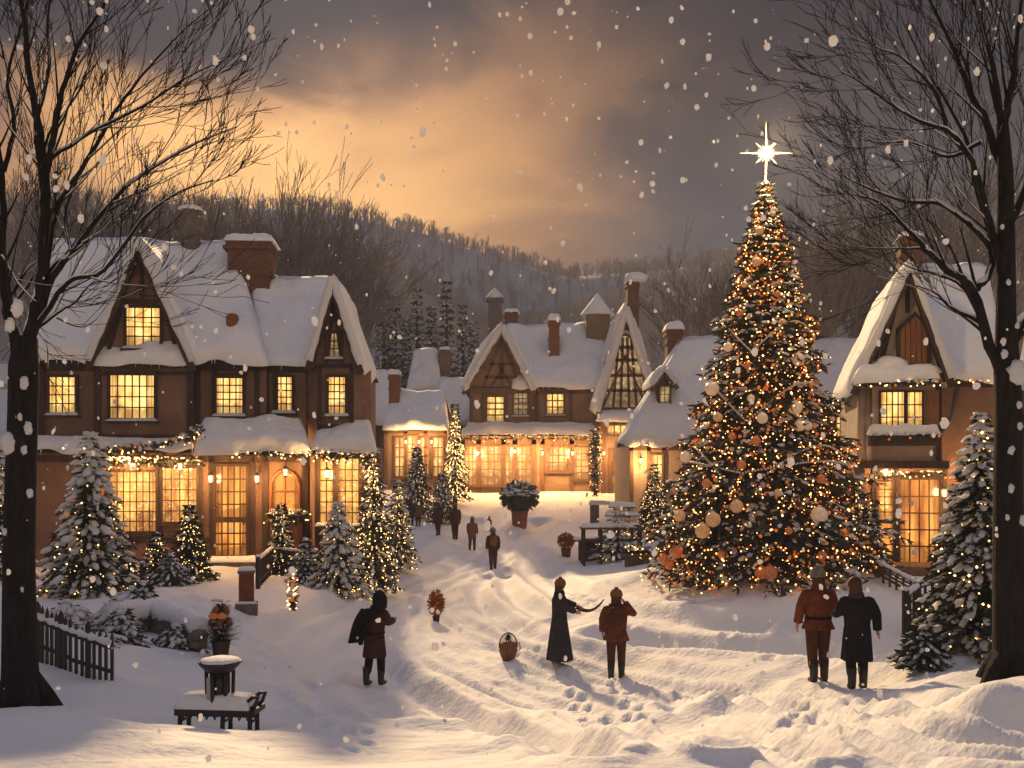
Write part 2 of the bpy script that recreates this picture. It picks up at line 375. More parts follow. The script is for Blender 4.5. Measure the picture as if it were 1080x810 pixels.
# ------------------------------------------------------------------ far woods
def hz(x, y): return gz(x, y)+float(fbm(np.array([x*.04]), np.array([y*.04]), 5, 4)[0])*6*float(ss(104, 160, y))
def woods():
    rn = random.Random(9); b = MB(); sn = MB()
    def stroke(p, q, w):
        t = (q-p); s = Vector((math.cos(rn.random()*6.3), math.sin(rn.random()*6.3)*.3, 0))*w
        b.add([p-s, p+s, q+s*.35, q-s*.35], [(0,1,2,3)])
    n = 0
    while n < 11000:
        d = rn.choice([rn.uniform(108, 160), rn.uniform(140, 220), rn.uniform(180, 290), rn.uniform(180, 290)])
        px = rn.uniform(-260, 1340); x = (px-540)*d/F
        # a snowy clearing on the hillside
        if d < 150 and 350 < px < 560 and rn.random() < .8: continue
        n += 1; z = hz(x, d)-.5; h = rn.uniform(4.5, 9.5)*(.9 if d < 180 else .55); base = Vector((x, d, z)); w = .05+.0004*d
        lean = rn.uniform(-.04,.04); top = base+Vector((h*lean, 0, h)); stroke(base, top, w*1.5)
        m = 11 if d < 200 else 8
        for k in range(m):
            t = rn.uniform(.18,.8); p = base.lerp(top, t); a = rn.random()*6.3; L = h*(1-t)*rn.uniform(.6, 1.05)+.5
            q = p+Vector((math.cos(a)*L*.5, math.sin(a)*L*.5, L*.8)); stroke(p, q, w*.6)
            if k % 3 == 0:
                r_ = p.lerp(q, .4); stroke(r_, r_+Vector((rn.uniform(-1,1)*L*.3, 0, L*.55)), w*.4)
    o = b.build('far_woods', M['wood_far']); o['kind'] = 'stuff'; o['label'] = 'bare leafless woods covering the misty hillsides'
woods()
# ------------------------------------------------------------------ bare trees
def branch(b, sn, rn, p, d, L, r, depth, up=.12, spread=.55, twigs=3, snowp=.5, minr=.004, flat=1.0):
    n = 5 if depth > 1 else 3; pts = [p.copy()]; rad = [r]; d = d.normalized(); q = p.copy()
    wob = Vector((rn.uniform(-1,1), rn.uniform(-1,1)*flat, rn.uniform(-.4,.4)))*.05
    for i in range(n):
        d = (d+Vector((0,0,up))+wob+Vector((rn.uniform(-1,1), rn.uniform(-1,1)*flat, rn.uniform(-1,1)))*.045).normalized()
        q = q+d*L/n; pts.append(q.copy()); rad.append(max(minr, r*(1-.8*(i+1)/n)))
    b.tube(pts, rad, 5 if r > .03 else 3, cap=False)
    if sn is not None and r > .006 and rn.random() < snowp: snow_on(sn, pts, rad)
    if depth > 0:
        m = twigs+(1 if rn.random() < .5 else 0)
        for k in range(m):
            t = rn.uniform(.25, 1) if k else 1; i = min(n-1, int(t*n)); c = pts[i].lerp(pts[i+1], t*n-i if i < n else 1)
            dd = (pts[i+1]-pts[i]).normalized(); ax = Vector((rn.uniform(-1,1), rn.uniform(-1,1), rn.uniform(-1,1))).cross(dd)
            if ax.length < .05: ax = dd.orthogonal()
            ax.normalize(); ang = rn.uniform(.35, 1)*spread*(1 if rn.random() < .5 else -1)
            nd = Quaternion(ax, ang)@dd
            branch(b, sn, rn, c, nd, L*rn.uniform(.5,.78), max(minr, rad[i]*.62), depth-1, up, spread, twigs, snowp, minr, flat)
def snow_on(sn, pts, rad, k=.95):
    P = []; Q = []
    for i, p in enumerate(pts):
        t = pts[min(i+1, len(pts)-1)]-pts[max(i-1, 0)]; h = math.hypot(t.x, t.y)/(t.length+1e-6)
        P.append(p+Vector((0,-rad[i]*.2,rad[i]*.7))); Q.append(max(.0015, rad[i]*k*min(1, h*1.25)))
    sn.tube(P, Q, 4, cap=False)
def limb(b, sn, rn, pts, r0, r1, depth, sub=9, subL=1.0, up=.1, start=.15, snowp=.55, spread=.6, twigs=3, side=None):
    # smooth the limb
    P = []
    m = len(pts)
    for i in range(m-1):
        p0, p1, p2, p3 = pts[max(i-1,0)], pts[i], pts[i+1], pts[min(i+2,m-1)]
        for k in range(5):
            t = k/5; P.append(.5*((2*p1)+(p2-p0)*t+(2*p0-5*p1+4*p2-p3)*t*t+(3*p1-p0-3*p2+p3)*t**3))
    P.append(pts[-1]); n = len(P); rad = [r0+(r1-r0)*(i/(n-1))**.8 for i in range(n)]
    for i in range(1, n-1): P[i] = P[i]+Vector((rn.uniform(-1,1), rn.uniform(-1,1), rn.uniform(-1,1)))*rad[i]*.35
    b.tube(P, rad, 8, cap=False)
    if sn is not None: snow_on(sn, P, rad, .95)
    for k in range(sub):
        t = start+(1-start)*(k+rn.random())/sub; i = min(n-2, int(t*(n-1))); d = (P[i+1]-P[i]).normalized()
        ax = Vector((rn.uniform(-.4,.4), rn.choice((-1,1)), rn.uniform(-.4,.4))).normalized()
        nd = Quaternion(ax, rn.uniform(.35,.95)*spread*1.3)@d; nd.y += rn.uniform(-.45,.45)
        branch(b, sn, rn, P[i], nd, subL*rn.uniform(.6,1.2)*(1.15-.5*t), rad[i]*.5, depth, up, spread, twigs, snowp)
def trunk_clumps(sn, rn, spots, D):
    for px, py, r in spots:
        c = W(px, py, D); sn.ball(c, r, 10, 7, (1,.6,1.25), .12, rn)
def tree_left():
    rn = random.Random(21); base = GS(22, 750); D = base.y
    t = empty('bare_tree', base, 0, 'tall bare dark tree with forked trunk at the left edge beside the fence', 'tree')
    b = MB(); sn = MB(); K = lambda px, py, dy=0: W(px, py, D+dy)-base
    w = D/F
    p = [Vector((-.06,0,-.4)), Vector((0,0,.05)), K(21,700), K(20,600), K(22,500), K(24,440), K(25,385), K(28,355)]
    b.tube([p[0]+Vector((0,0,0))]+p[1:], [25*w,20*w,18*w,16*w,15.5*w,15*w,15*w,11*w], 14)
    for a in range(5):
        an = a*1.3+.3; b.tube([Vector((0,0,.45)), Vector((math.cos(an)*.28, math.sin(an)*.28,.08)), Vector((math.cos(an)*.55, math.sin(an)*.5,-.22))], [.16,.13,.05], 7)
    cr = MB()
    LB = [([(26,372),(42,310),(47,240),(47,185),(40,130),(30,70),(22,0),(10,-70)], 10.5, 3, 0, 12),
          ([(47,190),(57,140),(66,95),(84,45),(110,5),(135,-50)], 5.8, 1.5, -.3, 12),
          ([(35,345),(62,283),(82,258),(125,205),(160,178),(205,152),(250,134)], 6, 1, .5, 13),
          ([(30,360),(70,300),(110,285),(150,232),(185,205),(225,190)], 4.4, .8, -.8, 10),
          ([(33,352),(60,330),(80,318),(95,300),(112,296)], 3, .8, .3, 5), ([(60,335),(85,345),(103,336)], 1.8, .7, .1, 3),
          ([(20,378),(8,330),(2,280),(4,220),(-4,140),(-12,50),(-10,-40)], 8.5, 2.5, .4, 10),
          ([(8,320),(28,285),(40,275)], 2.6, 1, .3, 3), ([(2,270),(20,300),(38,318)], 2.2, 1, -.3, 3),
          ([(47,235),(85,180),(120,120),(150,80),(190,35),(225,5)], 4.2, .9, .9, 12),
          ([(50,170),(95,140),(150,112),(200,80),(240,62)], 3.2, .8, -.6, 10),
          ([(4,180),(15,130),(8,80),(25,20),(40,-40)], 4, 1.2, .7, 9), ([(40,120),(52,70),(50,20),(60,-40)], 3.6, 1.1, 1., 9),
          ([(2,240),(-30,180),(-60,120),(-80,40)], 5, 1.5, 0, 9), ([(75,265),(70,220),(95,160),(110,110)], 2.6, .8, .8, 8)]
    for pts, r0, r1, dy, sub in LB:
        m = len(pts); limb(cr, sn, rn, [K(x, y, dy*i/(m-1)+rn.uniform(-.05,.05)) for i, (x, y) in enumerate(pts)], r0*w*.74, r1*w*.6, 3, sub, .95, .07, .10, .6, .5, 2)
    b.build('trunk', M['bark'], t, True); cr.build('crown', M['bark'], t, True)
    s2 = MB()
    for px, py, r in ((25,327,.10),(16,468,.12),(32,475,.05),(36,452,.07),(20,580,.04),(24,650,.05),(30,620,.03),(24,746,.14),(32,405,.07),(17,345,.08),(27,440,.05),(12,560,.04),(38,520,.05),(28,700,.04)):
        s2.ball(K(px, py)+Vector((0,-.16,0)), r*.8, 10, 7, (1,.4,1.4), .25, rn)
    sn.v and sn.build('snow', M['puff'], t, True, kind='stuff'); s2.build('snow_patch', M['puff'], t, True, kind='stuff')
tree_left()
def tree_right():
    rn = random.Random(33); base = GS(1066, 722, 9); D = base.y
    t = empty('bare_tree', base, 0, 'tall bare dark tree with branches reaching left at the right edge', 'tree')
    b = MB(); sn = MB(); K = lambda px, py, dy=0: W(px, py, D+dy)-base
    w = D/F
    b.tube([Vector((0,0,-.5)), Vector((0,0,.1)), K(1064,620), K(1063,520), K(1064,440), K(1062,395), K(1061,330), K(1061,260), K(1060,180), K(1057,130)], [22*w,18*w,16*w,14.5*w,14*w,13*w,10*w,9*w,8*w,6*w], 14)
    for a in range(5):
        an = a*1.3+.9; b.tube([Vector((0,0,.45)), Vector((math.cos(an)*.28, math.sin(an)*.28,.08)), Vector((math.cos(an)*.55, math.sin(an)*.5,-.22))], [.16,.13,.05], 7)
    cr = MB()
    LB = [([(1058,405),(1040,352),(1022,300),(1000,285),(975,262),(955,240),(930,215),(900,205)], 7, .9, -.4, 12),
          ([(1036,340),(1005,325),(985,308),(960,300)], 2.8, .7, -.2, 6), ([(1030,318),(1010,298),(985,288),(960,282),(935,268)], 2.5, .7, .6, 7),
          ([(1030,305),(1045,280),(1042,240),(1030,200),(1020,150),(1000,110),(975,70),(955,25)], 4.5, .9, .5, 12),
          ([(1044,260),(1020,235),(990,215),(955,212),(920,200),(890,185),(870,165)], 3.8, .7, .9, 12),
          ([(1058,290),(1040,220),(1025,170),(1002,140),(975,130),(940,110),(905,85),(885,75)], 4.2, .7, -.7, 13),
          ([(1060,190),(1040,130),(1020,90),(1005,50),(985,10),(970,-30)], 5, 1.2, .3, 12),
          ([(1058,150),(1050,90),(1040,40),(1020,-20)], 5, 1.4, -.3, 10), ([(1058,140),(1068,80),(1075,20),(1085,-50)], 5, 1.4, .2, 9),
          ([(1064,240),(1085,190),(1105,130),(1130,60)], 5, 1.2, 0, 8), ([(1064,380),(1085,330),(1110,290)], 4, 1.2, 0, 5),
          ([(1035,150),(1000,165),(960,150),(925,150),(895,135)], 2.6, .6, 1., 10), ([(1000,140),(985,95),(950,60),(925,50),(900,30)], 2.6, .6, .4, 10),
          ([(975,262),(950,262),(920,262),(900,258)], 1.6, .5, .1, 5)]
    for pts, r0, r1, dy, sub in LB:
        m = len(pts); limb(cr, sn, rn, [K(x, y, dy*i/(m-1)+rn.uniform(-.05,.05)) for i, (x, y) in enumerate(pts)], r0*w, r1*w*.6, 3, sub, .95, .04, .10, .6, .5, 2)
    b.build('trunk', M['bark'], t, True); cr.build('crown', M['bark'], t, True)
    s2 = MB()
    for px, py, r in ((1066,394,.16),(1053,375,.06),(1068,428,.05),(1069,450,.05),(1060,475,.06),(1060,515,.06),(1072,548,.07),(1062,580,.05),(1066,345,.04),(1057,300,.04),(1063,610,.06),(1056,545,.04),(1052,362,.05)):
        s2.ball(K(px, py)+Vector((0,-.17,0)), r*.8, 10, 7, (1,.4,1.3), .25, rn)
    sn.build('snow', M['puff'], t, True, kind='stuff'); s2.build('snow_patch', M['puff'], t, True, kind='stuff')
tree_right()
def rear_tree(px, pyb, pyt, D, seed, wid, label):
    rn = random.Random(seed); x = (px-540)*D/F; z = hz(x, D) if D > 104 else gz(x, D)
    base = Vector((x, D, z-.3)); h = CZ+(HOR-pyt)*D/F-base.z
    t = empty('bare_tree', base, 0, label, 'tree', 'bare trees on the hill behind the houses')
    b = MB(); c = MB(); b.tube([Vector((0,0,0)), Vector((.1,0,h*.2)), Vector((0,0,h*.42))], [h*.022, h*.017, h*.013], 6)
    for k in range(13):
        a = k*2.4+rn.random(); zz = h*rn.uniform(.18,.42); d = Vector((math.cos(a)*wid, math.sin(a)*wid, 1.15)).normalized()
        branch(c, None, rn, Vector((0,0,zz)), d, (h-zz)*rn.uniform(.34,.46), h*.007, 4, .05, .55, 3, 0, .012+D*.00010, 1)
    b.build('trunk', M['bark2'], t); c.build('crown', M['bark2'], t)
for i, a in enumerate([(318,330,205,80,.75,'round topped bare tree directly behind the square chimney of the brick brown house'),
    (272,320,196,84,.7,'bare tree rising just left of the square chimney'), (228,300,205,82,.6,'bare tree behind the round banded chimney'),
    (175,300,195,86,.6,'bare tree behind the ridge left of the banded chimney'), (365,330,240,88,.6,'smaller bare tree right of the round topped one'),
    (120,300,185,88,.6,'hazy bare tree behind the left roof slope'), (885,330,225,62,.45,'dark bare tree between the christmas tree and the right house'),
    (925,330,195,66,.5,'dark bare tree behind the roof of the right house'), (870,330,262,74,.4,'low dark bare tree close beside the christmas tree'),
    (745,380,268,72,.5,'grey bare tree behind the cottage with the dormer'), (1010,300,150,70,.5,'dark bare tree behind the right house roof corner'),
    (60,300,170,84,.6,'bare tree at the far left behind the forked tree')]):
    px, pb, pt, D, wid, lb = a; rear_tree(px, pb, pt, D, 100+i, wid, lb)

# ------------------------------------------------------------------ conifers
def conifer(name, base, h, rad, seed, label, cat='tree', group=None, snow=.5, puff=.12, lights=0, tiers=None, blade=.16, dens=1., mname='needle', droop=.35, baubles=0, parent=None, trunk=.08, skew=0):
    rn = random.Random(seed); t = empty(name, base, rn.random()*6, label, cat, group)
    f = MB(); s = MB(); l = MB(); tiers = tiers or int(10+h*3)
    tr = MB(); tr.tube([Vector((0,0,-.25)), Vector((0,0,h*.5)), Vector((0,0,h*.97))], [h*.022+.02, h*.014, .008], 8)
    for i in range(tiers):
        q = i/(tiers-1); z = h*(trunk+(.97-trunk)*q); Rz = rad*((1-q)**.85)*(1+.10*math.sin(q*23+seed))+.05
        nb = max(5, int((9+10*(1-q))*dens))
        for k in range(nb):
            a = 2*math.pi*(k+rn.random()*.7)/nb+i*1.7; L = Rz*rn.uniform(.72, 1.12); d = Vector((math.cos(a), math.sin(a), 0))
            dr = droop*L*rn.uniform(.6,1.3); P = [Vector((0,0,z))+d*L*u+Vector((0,0,-dr*u*u*1.3+L*.12*u)) for u in (0,.35,.7,1)]
            f.tube(P, [.02*h/4+.004,.008,.005,.003], 3, cap=False)
            side = Vector((-d.y, d.x, 0)); nbld = max(6, int(L/blade*5*dens))
            for j in range(nbld):
                u = .12+.88*(j+rn.random())/nbld; kk = min(2, int(u*3)); p = P[0].lerp(P[3], u); p.z = z-dr*u*u*1.3+L*.12*u
                sg = 1 if j % 2 else -1; bl = blade*rn.uniform(.7,1.4)*(1.25-.5*u)
                dd = (side*sg*rn.uniform(.5,1)+d*rn.uniform(.4,1)+Vector((0,0,rn.uniform(-.75,.25)))).normalized()*bl
                w = Vector((rn.uniform(-1,1), rn.uniform(-1,1), rn.uniform(-1,1)))*bl*.2
                f.add([p-w, p+w, p+dd*.6+w*.8, p+dd, p+dd*.6-w*.8], [(0,1,2,3,4)])
            if rn.random() < snow:
                for u in [rn.uniform(.35,.98) for _ in range(4 if puff > .05 else 2)]:
                    c = Vector((0,0,z-dr*u*u*1.3+L*.12*u+.02))+d*L*u; r = puff*rn.uniform(.3,.95)*(.6+.5*u)
                    n0 = len(s.v); s.ball((0,0,0), r, 7, 5, (1,1,.45), .28, rn)
                    E = Matrix.Translation(c)@Matrix.Rotation(a, 4, 'Z')@Matrix.Rotation(.35, 4, 'Y')@Matrix.Diagonal((1.7,.75,1,1))
                    for j in range(n0, len(s.v)): s.v[j] = tuple(E@Vector(s.v[j]))
            for j in range(lights if rn.random() < .8 else 0):
                u = rn.uniform(.5,1.02); l.octa(Vector((0,0,z-dr*u*u*1.3+L*.12*u+rn.uniform(-.04,.03)))+d*L*u, rn.uniform(.5,1)*(.014+h*.003))
    tr.build('trunk', M['bark'], t, True); f.build('crown', M[mname], t)
    if s.v: s.build('snow', M['puff'], t, True, kind='stuff')
    if l.v: l.build('fairy_lights', M['bulb'], t, kind='stuff')
    for k in range(baubles):
        q = rn.uniform(.05,.75); a = rn.uniform(3.6,5.8); rr = rad*(1-q)**.85*.95
        bb = MB(); bb.ball((0,0,0), .05+h*.006, 12, 8); o = bb.build('bauble', M[rn.choice(['copper','gold'])], t, True)
        o.location = (math.cos(a)*rr, math.sin(a)*rr, h*(trunk+.9*q)-droop*rr*.8)
    if baubles: t.rotation_euler.z = 0
    return t
def pine_px(name, px, pyb, pyt, wpx, seed, label, D=None, **k):
    b = GS(px, pyb) if D is None else W(px, pyb, D)
    s = b.y/F; return conifer(name, b, (pyb-pyt)*s, wpx*s/2, seed, label, **k)
# ------------------------------------------------------------------ the great christmas tree
def xmas():
    rn = random.Random(5); base = GS(807, 608); base.z -= .1; s = base.y/F; h = (608-192)*s; rad = 123*s
    t = empty('christmas_tree', base, 0, 'huge decorated christmas tree with glowing star standing in the square', 'christmas tree')
    f = MB(); sn = MB(); l1 = MB(); l2 = MB(); co = MB(); bd = MB(); tr = MB()
    tr.tube([(0,0,-.4),(0,0,h*.5),(0,0,h*.98)], [.26,.15,.02], 10)
    f.lathe([(rad*.50, h*.05),(rad*.42, h*.2),(rad*.30, h*.42),(rad*.17, h*.66),(rad*.06, h*.86),(.01, h*.97)], n=18, jit=lambda a, z: .15*math.sin(a*5+z*3))
    def prof(q):
        pts = [(0,.90),(.05,1.0),(.12,.93),(.25,.74),(.40,.57),(.52,.47),(.62,.40),(.72,.31),(.82,.22),(.92,.115),(1,.02)]
        return float(np.interp(q, [p[0] for p in pts], [p[1] for p in pts]))
    tiers = 62
    for i in range(tiers):
        q = i/(tiers-1); z = h*(.045+.95*q); R0 = rad*prof(q)*(1+.11*math.sin(q*61)*(1-q*.4)); nb = int(7+25*(1-q)**.8)
        for k in range(nb):
            a = 2*math.pi*(k+rn.random()*.8)/nb+i*1.7; front = math.sin(a) < .35
            L = R0*rn.uniform(.74,1.12); d = Vector((math.cos(a), math.sin(a), 0)); side = Vector((-d.y, d.x, 0)); dr = .30*L*rn.uniform(.5,1.2)
            at = lambda u: Vector((0,0,z-dr*u*u+L*.08*u))+d*L*u
            f.tube([at(.3),at(.7),at(1)], [.03,.015,.005], 3, cap=False)
            nbl = int((12+L*9)*(1 if front else .5))
            for j in range(nbl):
                u = .42+.6*rn.random()**.75; p = at(u)+side*rn.uniform(-.14,.14)*L**.5; bl = rn.uniform(.12,.30)
                dd = (side*rn.uniform(-1,1)+d*rn.uniform(.2,1)+Vector((0,0,rn.uniform(-.9,.35)))).normalized()*bl
                w = Vector((rn.uniform(-1,1), rn.uniform(-1,1), rn.uniform(-1,1)))*bl*.16
                f.add([p-w, p+w, p+dd*.6+w*.8, p+dd, p+dd*.6-w*.8], [(0,1,2,3,4)])
            if not front: continue
            nz = float(fbm(np.array([a*1.6+q*3]), np.array([q*9-a]), 8, 2)[0])
            for j in range(rn.randint(4, 7)):           # snow dusting lies in irregular bands
                if rn.random() < (.55+nz*2.6):
                    u = rn.uniform(.7,1.02); c = at(u)+side*rn.uniform(-.25,.25)*L**.5+Vector((0,0,.05)); r = rn.uniform(.025,.085)
                    n0 = len(sn.v); sn.ball((0,0,0), r, 6, 4, (1.6,1,.45), .3, rn); E = Matrix.Translation(c)@Matrix.Rotation(a+rn.uniform(-.6,.6), 4, 'Z')@Matrix.Rotation(.4, 4, 'Y')
                    for jj in range(n0, len(sn.v)): sn.v[jj] = tuple(E@Vector(sn.v[jj]))
            for j in range(rn.randint(2, 4)):
                u = rn.uniform(.78,1.06); c = at(u)+side*rn.uniform(-.3,.3)*L**.4+Vector((0,0,rn.uniform(-.12,.05)))
                (l1 if rn.random() < .5 else l2).octa(c, rn.uniform(.012,.030))
            if nz < .18:
                for j in range(rn.randint(2, 4) if nz < -.02 else rn.randint(0, 1)):
                    u = rn.uniform(.86,1.07); c = at(u)+side*rn.uniform(-.3,.3)*L**.4+Vector((0,0,rn.uniform(-.16,.02)))
                    co.ball(c, rn.uniform(.018,.05), 6, 4)
    # bead garlands looping round the tree
    for q0, q1 in ((.22,.34),(.27,.30),(.40,.50),(.58,.66)):
        n = 90
        for k in range(n):
            u = k/(n-1); a = math.pi*(1.02+.96*u); q = q0+(q1-q0)*abs(math.cos(u*math.pi*1.5)); r = rad*prof(q)*1.0
            bd.ball((math.cos(a)*r, math.sin(a)*r, h*(.03+.95*q)-.2), .030, 6, 4)
    tr.build('trunk', M['bark'], t, True); f.build('crown', mat('needles_tree', (.055,.058,.036), .75, vary=.5, scale=2), t)
    sn.build('snow', M['puff'], t, True, kind='stuff'); l1.build('fairy_lights', M['bulb'], t, kind='stuff'); l2.build('amber_lights', M['bulbo'], t, kind='stuff')
    co.build('berry_clusters', M['copper'], t, True, kind='stuff'); bd.build('bead_garland', M['tinsel'], t, True, kind='stuff')
    # the large balls, each where it hangs in the picture
    for px, py, r, m in ((842,379,7,'cream'),(839,430,7.5,'cream'),(843,449,6,'cream'),(852,449,5,'cream'),(801,243,4.5,'gold'),(798,276,5,'gold'),(768,366,5,'cream'),(751,410,7.5,'cream'),
        (804,441,6,'cream'),(757,440,5,'gold'),(723,482,6,'cream'),(752,548,8,'gold'),(741,560,8,'gold'),(777,534,7,'gold'),(864,543,9,'cream'),(717,544,6,'gold'),(866,505,5,'copper'),(867,586,5,'copper'),
        (867,594,4,'copper'),(892,562,4,'copper'),(713,582,7,'copper'),(812,604,8,'copper'),(803,604,7,'copper'),(792,420,4,'cream'),(876,440,4,'copper'),(782,490,5,'copper'),(860,404,4,'copper'),
        (825,340,4,'gold'),(780,330,4,'copper'),(797,465,5,'copper'),(834,480,4,'gold'),(745,510,5,'copper'),(700,590,6,'copper'),(706,596,5,'copper'),(820,310,3.5,'copper'),(788,385,4,'copper'),(772,460,4,'copper'),
        (900,583,5,'copper'),(832,560,4,'copper'),(762,585,5,'copper'),(785,300,3.5,'gold'),(815,225,3,'gold'),(846,360,3.5,'copper'),(820,520,4,'gold')):
        q = max(0, min(1, (608-py)/(608-192)-.03)); rr = rad*prof(q)+.06; x = (px-807)*s
        y = -math.sqrt(max(.02, rr*rr-x*x)); k = (base.y+y)/base.y
        X = ((px-540)*(base.y+y)/F)-base.x; Z = CZ+(HOR-py)*(base.y+y)/F-base.z
        bb = MB(); rs = r*s*k; bb.ball((0,0,0), rs, 18, 12); bb.tube([(0,0,rs*.95),(0,0,rs*1.15)], rs*.2, 8)
        o = bb.build('bauble', M['copperb' if m == 'copper' else m], t, True); o.location = (X, y, Z)
    # star, its rays of light shaped as glowing spikes
    st = MB(); c = Vector((0,-.1,(608-161)*s)); co2 = MB(); co2.ball(c, .10, 16, 10)
    for k in range(16):
        a = k*math.pi/8; L = (.70 if k % 4 == 0 else .40 if k % 2 == 0 else .24)*(1.2 if k == 4 else 1); d = Vector((math.cos(a), 0, math.sin(a)))
        st.cone(c, c+d*L, .034 if k % 4 == 0 else .026, 6)
    for sg in (-1, 1):
        st.cone(c, c+Vector((0,sg*.8,0)), .06, 6)
    st.tube([c, (0,0,h*.97)], .02, 6)
    so = st.build('star', M['star'], t); co2.build('core', M['starcore'], so, True)
    ld = bpy.data.lights.new('star_light', 'POINT'); ld.energy = 500; ld.color = (1,.66,.32); ld.shadow_soft_size = .3
    lo = bpy.data.objects.new('star_light', ld); COL.objects.link(lo); lo.parent = t; lo.location = c+Vector((0,-.75,0))
xmas()
# ------------------------------------------------------------------ houses
class House:
    def __init__(s, name, px, py, D, yaw, label, cat='house'):
        s.o = empty(name, W(px, py, D), R(yaw), label, cat); s.D = D; s.s = D/F
        s.M = Matrix.Translation(W(px, py, D))@Matrix.Rotation(R(yaw), 4, 'Z'); s.I = s.M.inverted(); s.rn = random.Random(int(px*7+D))
        s.cam = s.I@Vector((0,0,CZ)); s.tim = MB(); s.timm = M['timber']
    def L(s, px, py, y=0.):
        d = (s.I@W(px, py, 30.))-s.cam; return s.cam+d*((y-s.cam.y)/d.y)
    def wall(s, px0, px1, pyt, pyb, y0, y1, m, drop=0, name='wall', parent=None):
        a = s.L(px0, pyt, y0); b = s.L(px1, pyb, y0); z0 = min(a.z, b.z)-drop; mb = MB()
        mb.box((a.x, y0, z0), (b.x, y1, a.z)); return mb.build(name, m, parent or s.o)
    def poly(s, pts, y0, y1, m, name='wall'):
        q = [s.L(px, py, y0) for px, py in pts]; mb = MB(); mb.prism_y([(p.x, p.z) for p in q], y0, y1); return mb.build(name, m, s.o)
    def beam(s, pts, y=0., w=.16, d=.12):
        q = [s.L(px, py, y) for px, py in pts]
        for i in range(len(q)-1): s.tim.beam(q[i]+Vector((0,-.01,0)), q[i+1]+Vector((0,-.01,0)), w, d)
    def done(s):
        if s.tim.v: s.tim.build('timber_frame', s.timm, s.o)
def slab(A, B, C, Dd, th, name, m, parent, ridge=True, nu=28, nv=14, noise=.25, edge=.35, lift=0., eave_wave=.0, seed=1, sides=(1,1), smooth=True):
    """layer over the patch A (ridge left) B (ridge right) C (eave right) D (eave left)"""
    n = (B-A).cross(Dd-A)
    if n.length < 1e-6: n = (C-A).cross(Dd-A)
    n.normalize()
    if n.z < 0: n = -n
    Z = Vector((0,0,1)); top = []; bot = []
    wid = ((B-A).length+(C-Dd).length)/2; hei = ((Dd-A).length+(C-B).length)/2; dn = ((Dd-A)+(C-B)).normalized()
    for j in range(nv+1):
        v = j/nv
        for i in range(nu+1):
            u = i/nu; p = A.lerp(B, u).lerp(Dd.lerp(C, u), v)
            nn = (Z*.9).lerp(n, min(1, v/.12)) if ridge else n
            e = hei*(1-v)
            if not ridge: e = min(e, hei*v)
            if sides[0]: e = min(e, u*wid)
            if sides[1]: e = min(e, (1-u)*wid)
            t = min(1, e/edge); pr = math.sqrt(max(0, 1-(1-t)**2))
            f = 0
            if noise: f = float(fbm(np.array([p.x*.8+seed*7]), np.array([(p.z+p.y)*.6]), seed, 4)[0])*3*noise
            if eave_wave: p = p+dn*eave_wave*(float(vn(np.array([p.x*1.6+seed*3]), np.array([seed*1.]), seed)[0])-.3)*ss(.75, 1, v)
            q = p+nn*lift; top.append(q+nn*th*pr*(1+f)); bot.append(q-nn*.012)
    k = nu+1; N = k*(nv+1); f = []
    for j in range(nv):
        for i in range(nu):
            a = j*k+i; f.append((a, a+k, a+k+1, a+1)); f.append((N+a, N+a+1, N+a+k+1, N+a+k))
    for i in range(nu): f.append((i, i+1, N+i+1, N+i)); a = nv*k+i; f.append((a+1, a, N+a, N+a+1))
    for j in range(nv): a = j*k; f.append((a+k, a, N+a, N+a+k)); a = j*k+nu; f.append((a, a+k, N+a+k, N+a))
    b = MB(); b.add(top+bot, f); return b.build(name, m, parent, smooth)
def roofpatch(H, A, B, C, Dd, seed=1, th=.26, edge=.35, roof=None, ridge=True, icicles=True, sides=(1,1), nm='roof', parent=None):
    """tiled slab with its snow (and icicles along the eave) as sub-parts"""
    r = slab(A, B, C, Dd, .14, nm, M['roof'], H.o, ridge, 2, 2, 0, .01, -.13, smooth=False)
    s = slab(A, B, C, Dd, th, 'snow', M['snow'], r, ridge, edge=edge, noise=.45, eave_wave=.42, seed=seed, sides=sides, nu=54, nv=26)
    if icicles:
        rn = random.Random(seed); b = MB(); n = int((C-Dd).length/.22)
        for i in range(n):
            if rn.random() < .3: continue
            p = Dd.lerp(C, (i+rn.random())/n); L = rn.uniform(.05,.28); b.tube([p+Vector((0,0,.06)), p+Vector((0,0,-L))], [.022,.003], 4)
        b.build('icicles', M['puff'], r, kind='stuff')
    return r
def barge(H, pts, y, w=.22, d=.10, snow=.12, seed=2):
    """raking boards of a gable with snow lying on them"""
    q = [H.L(px, py, y) for px, py in pts]; b = MB(); s = MB(); rn = random.Random(seed)
    for i in range(len(q)-1): b.beam(q[i], q[i+1], w, d)
    o = b.build('bargeboard', H.timm, H.o)
    for i in range(len(q)-1):
        n = 14; P = [q[i].lerp(q[i+1], k/n)+Vector((0,-.02,w*.62+rn.uniform(-.02,.02))) for k in range(n+1)]
        s.tube(P, [snow*rn.uniform(.75,1.2) for _ in P], 8)
    s.build('snow', M['puff'], o, True, kind='stuff')
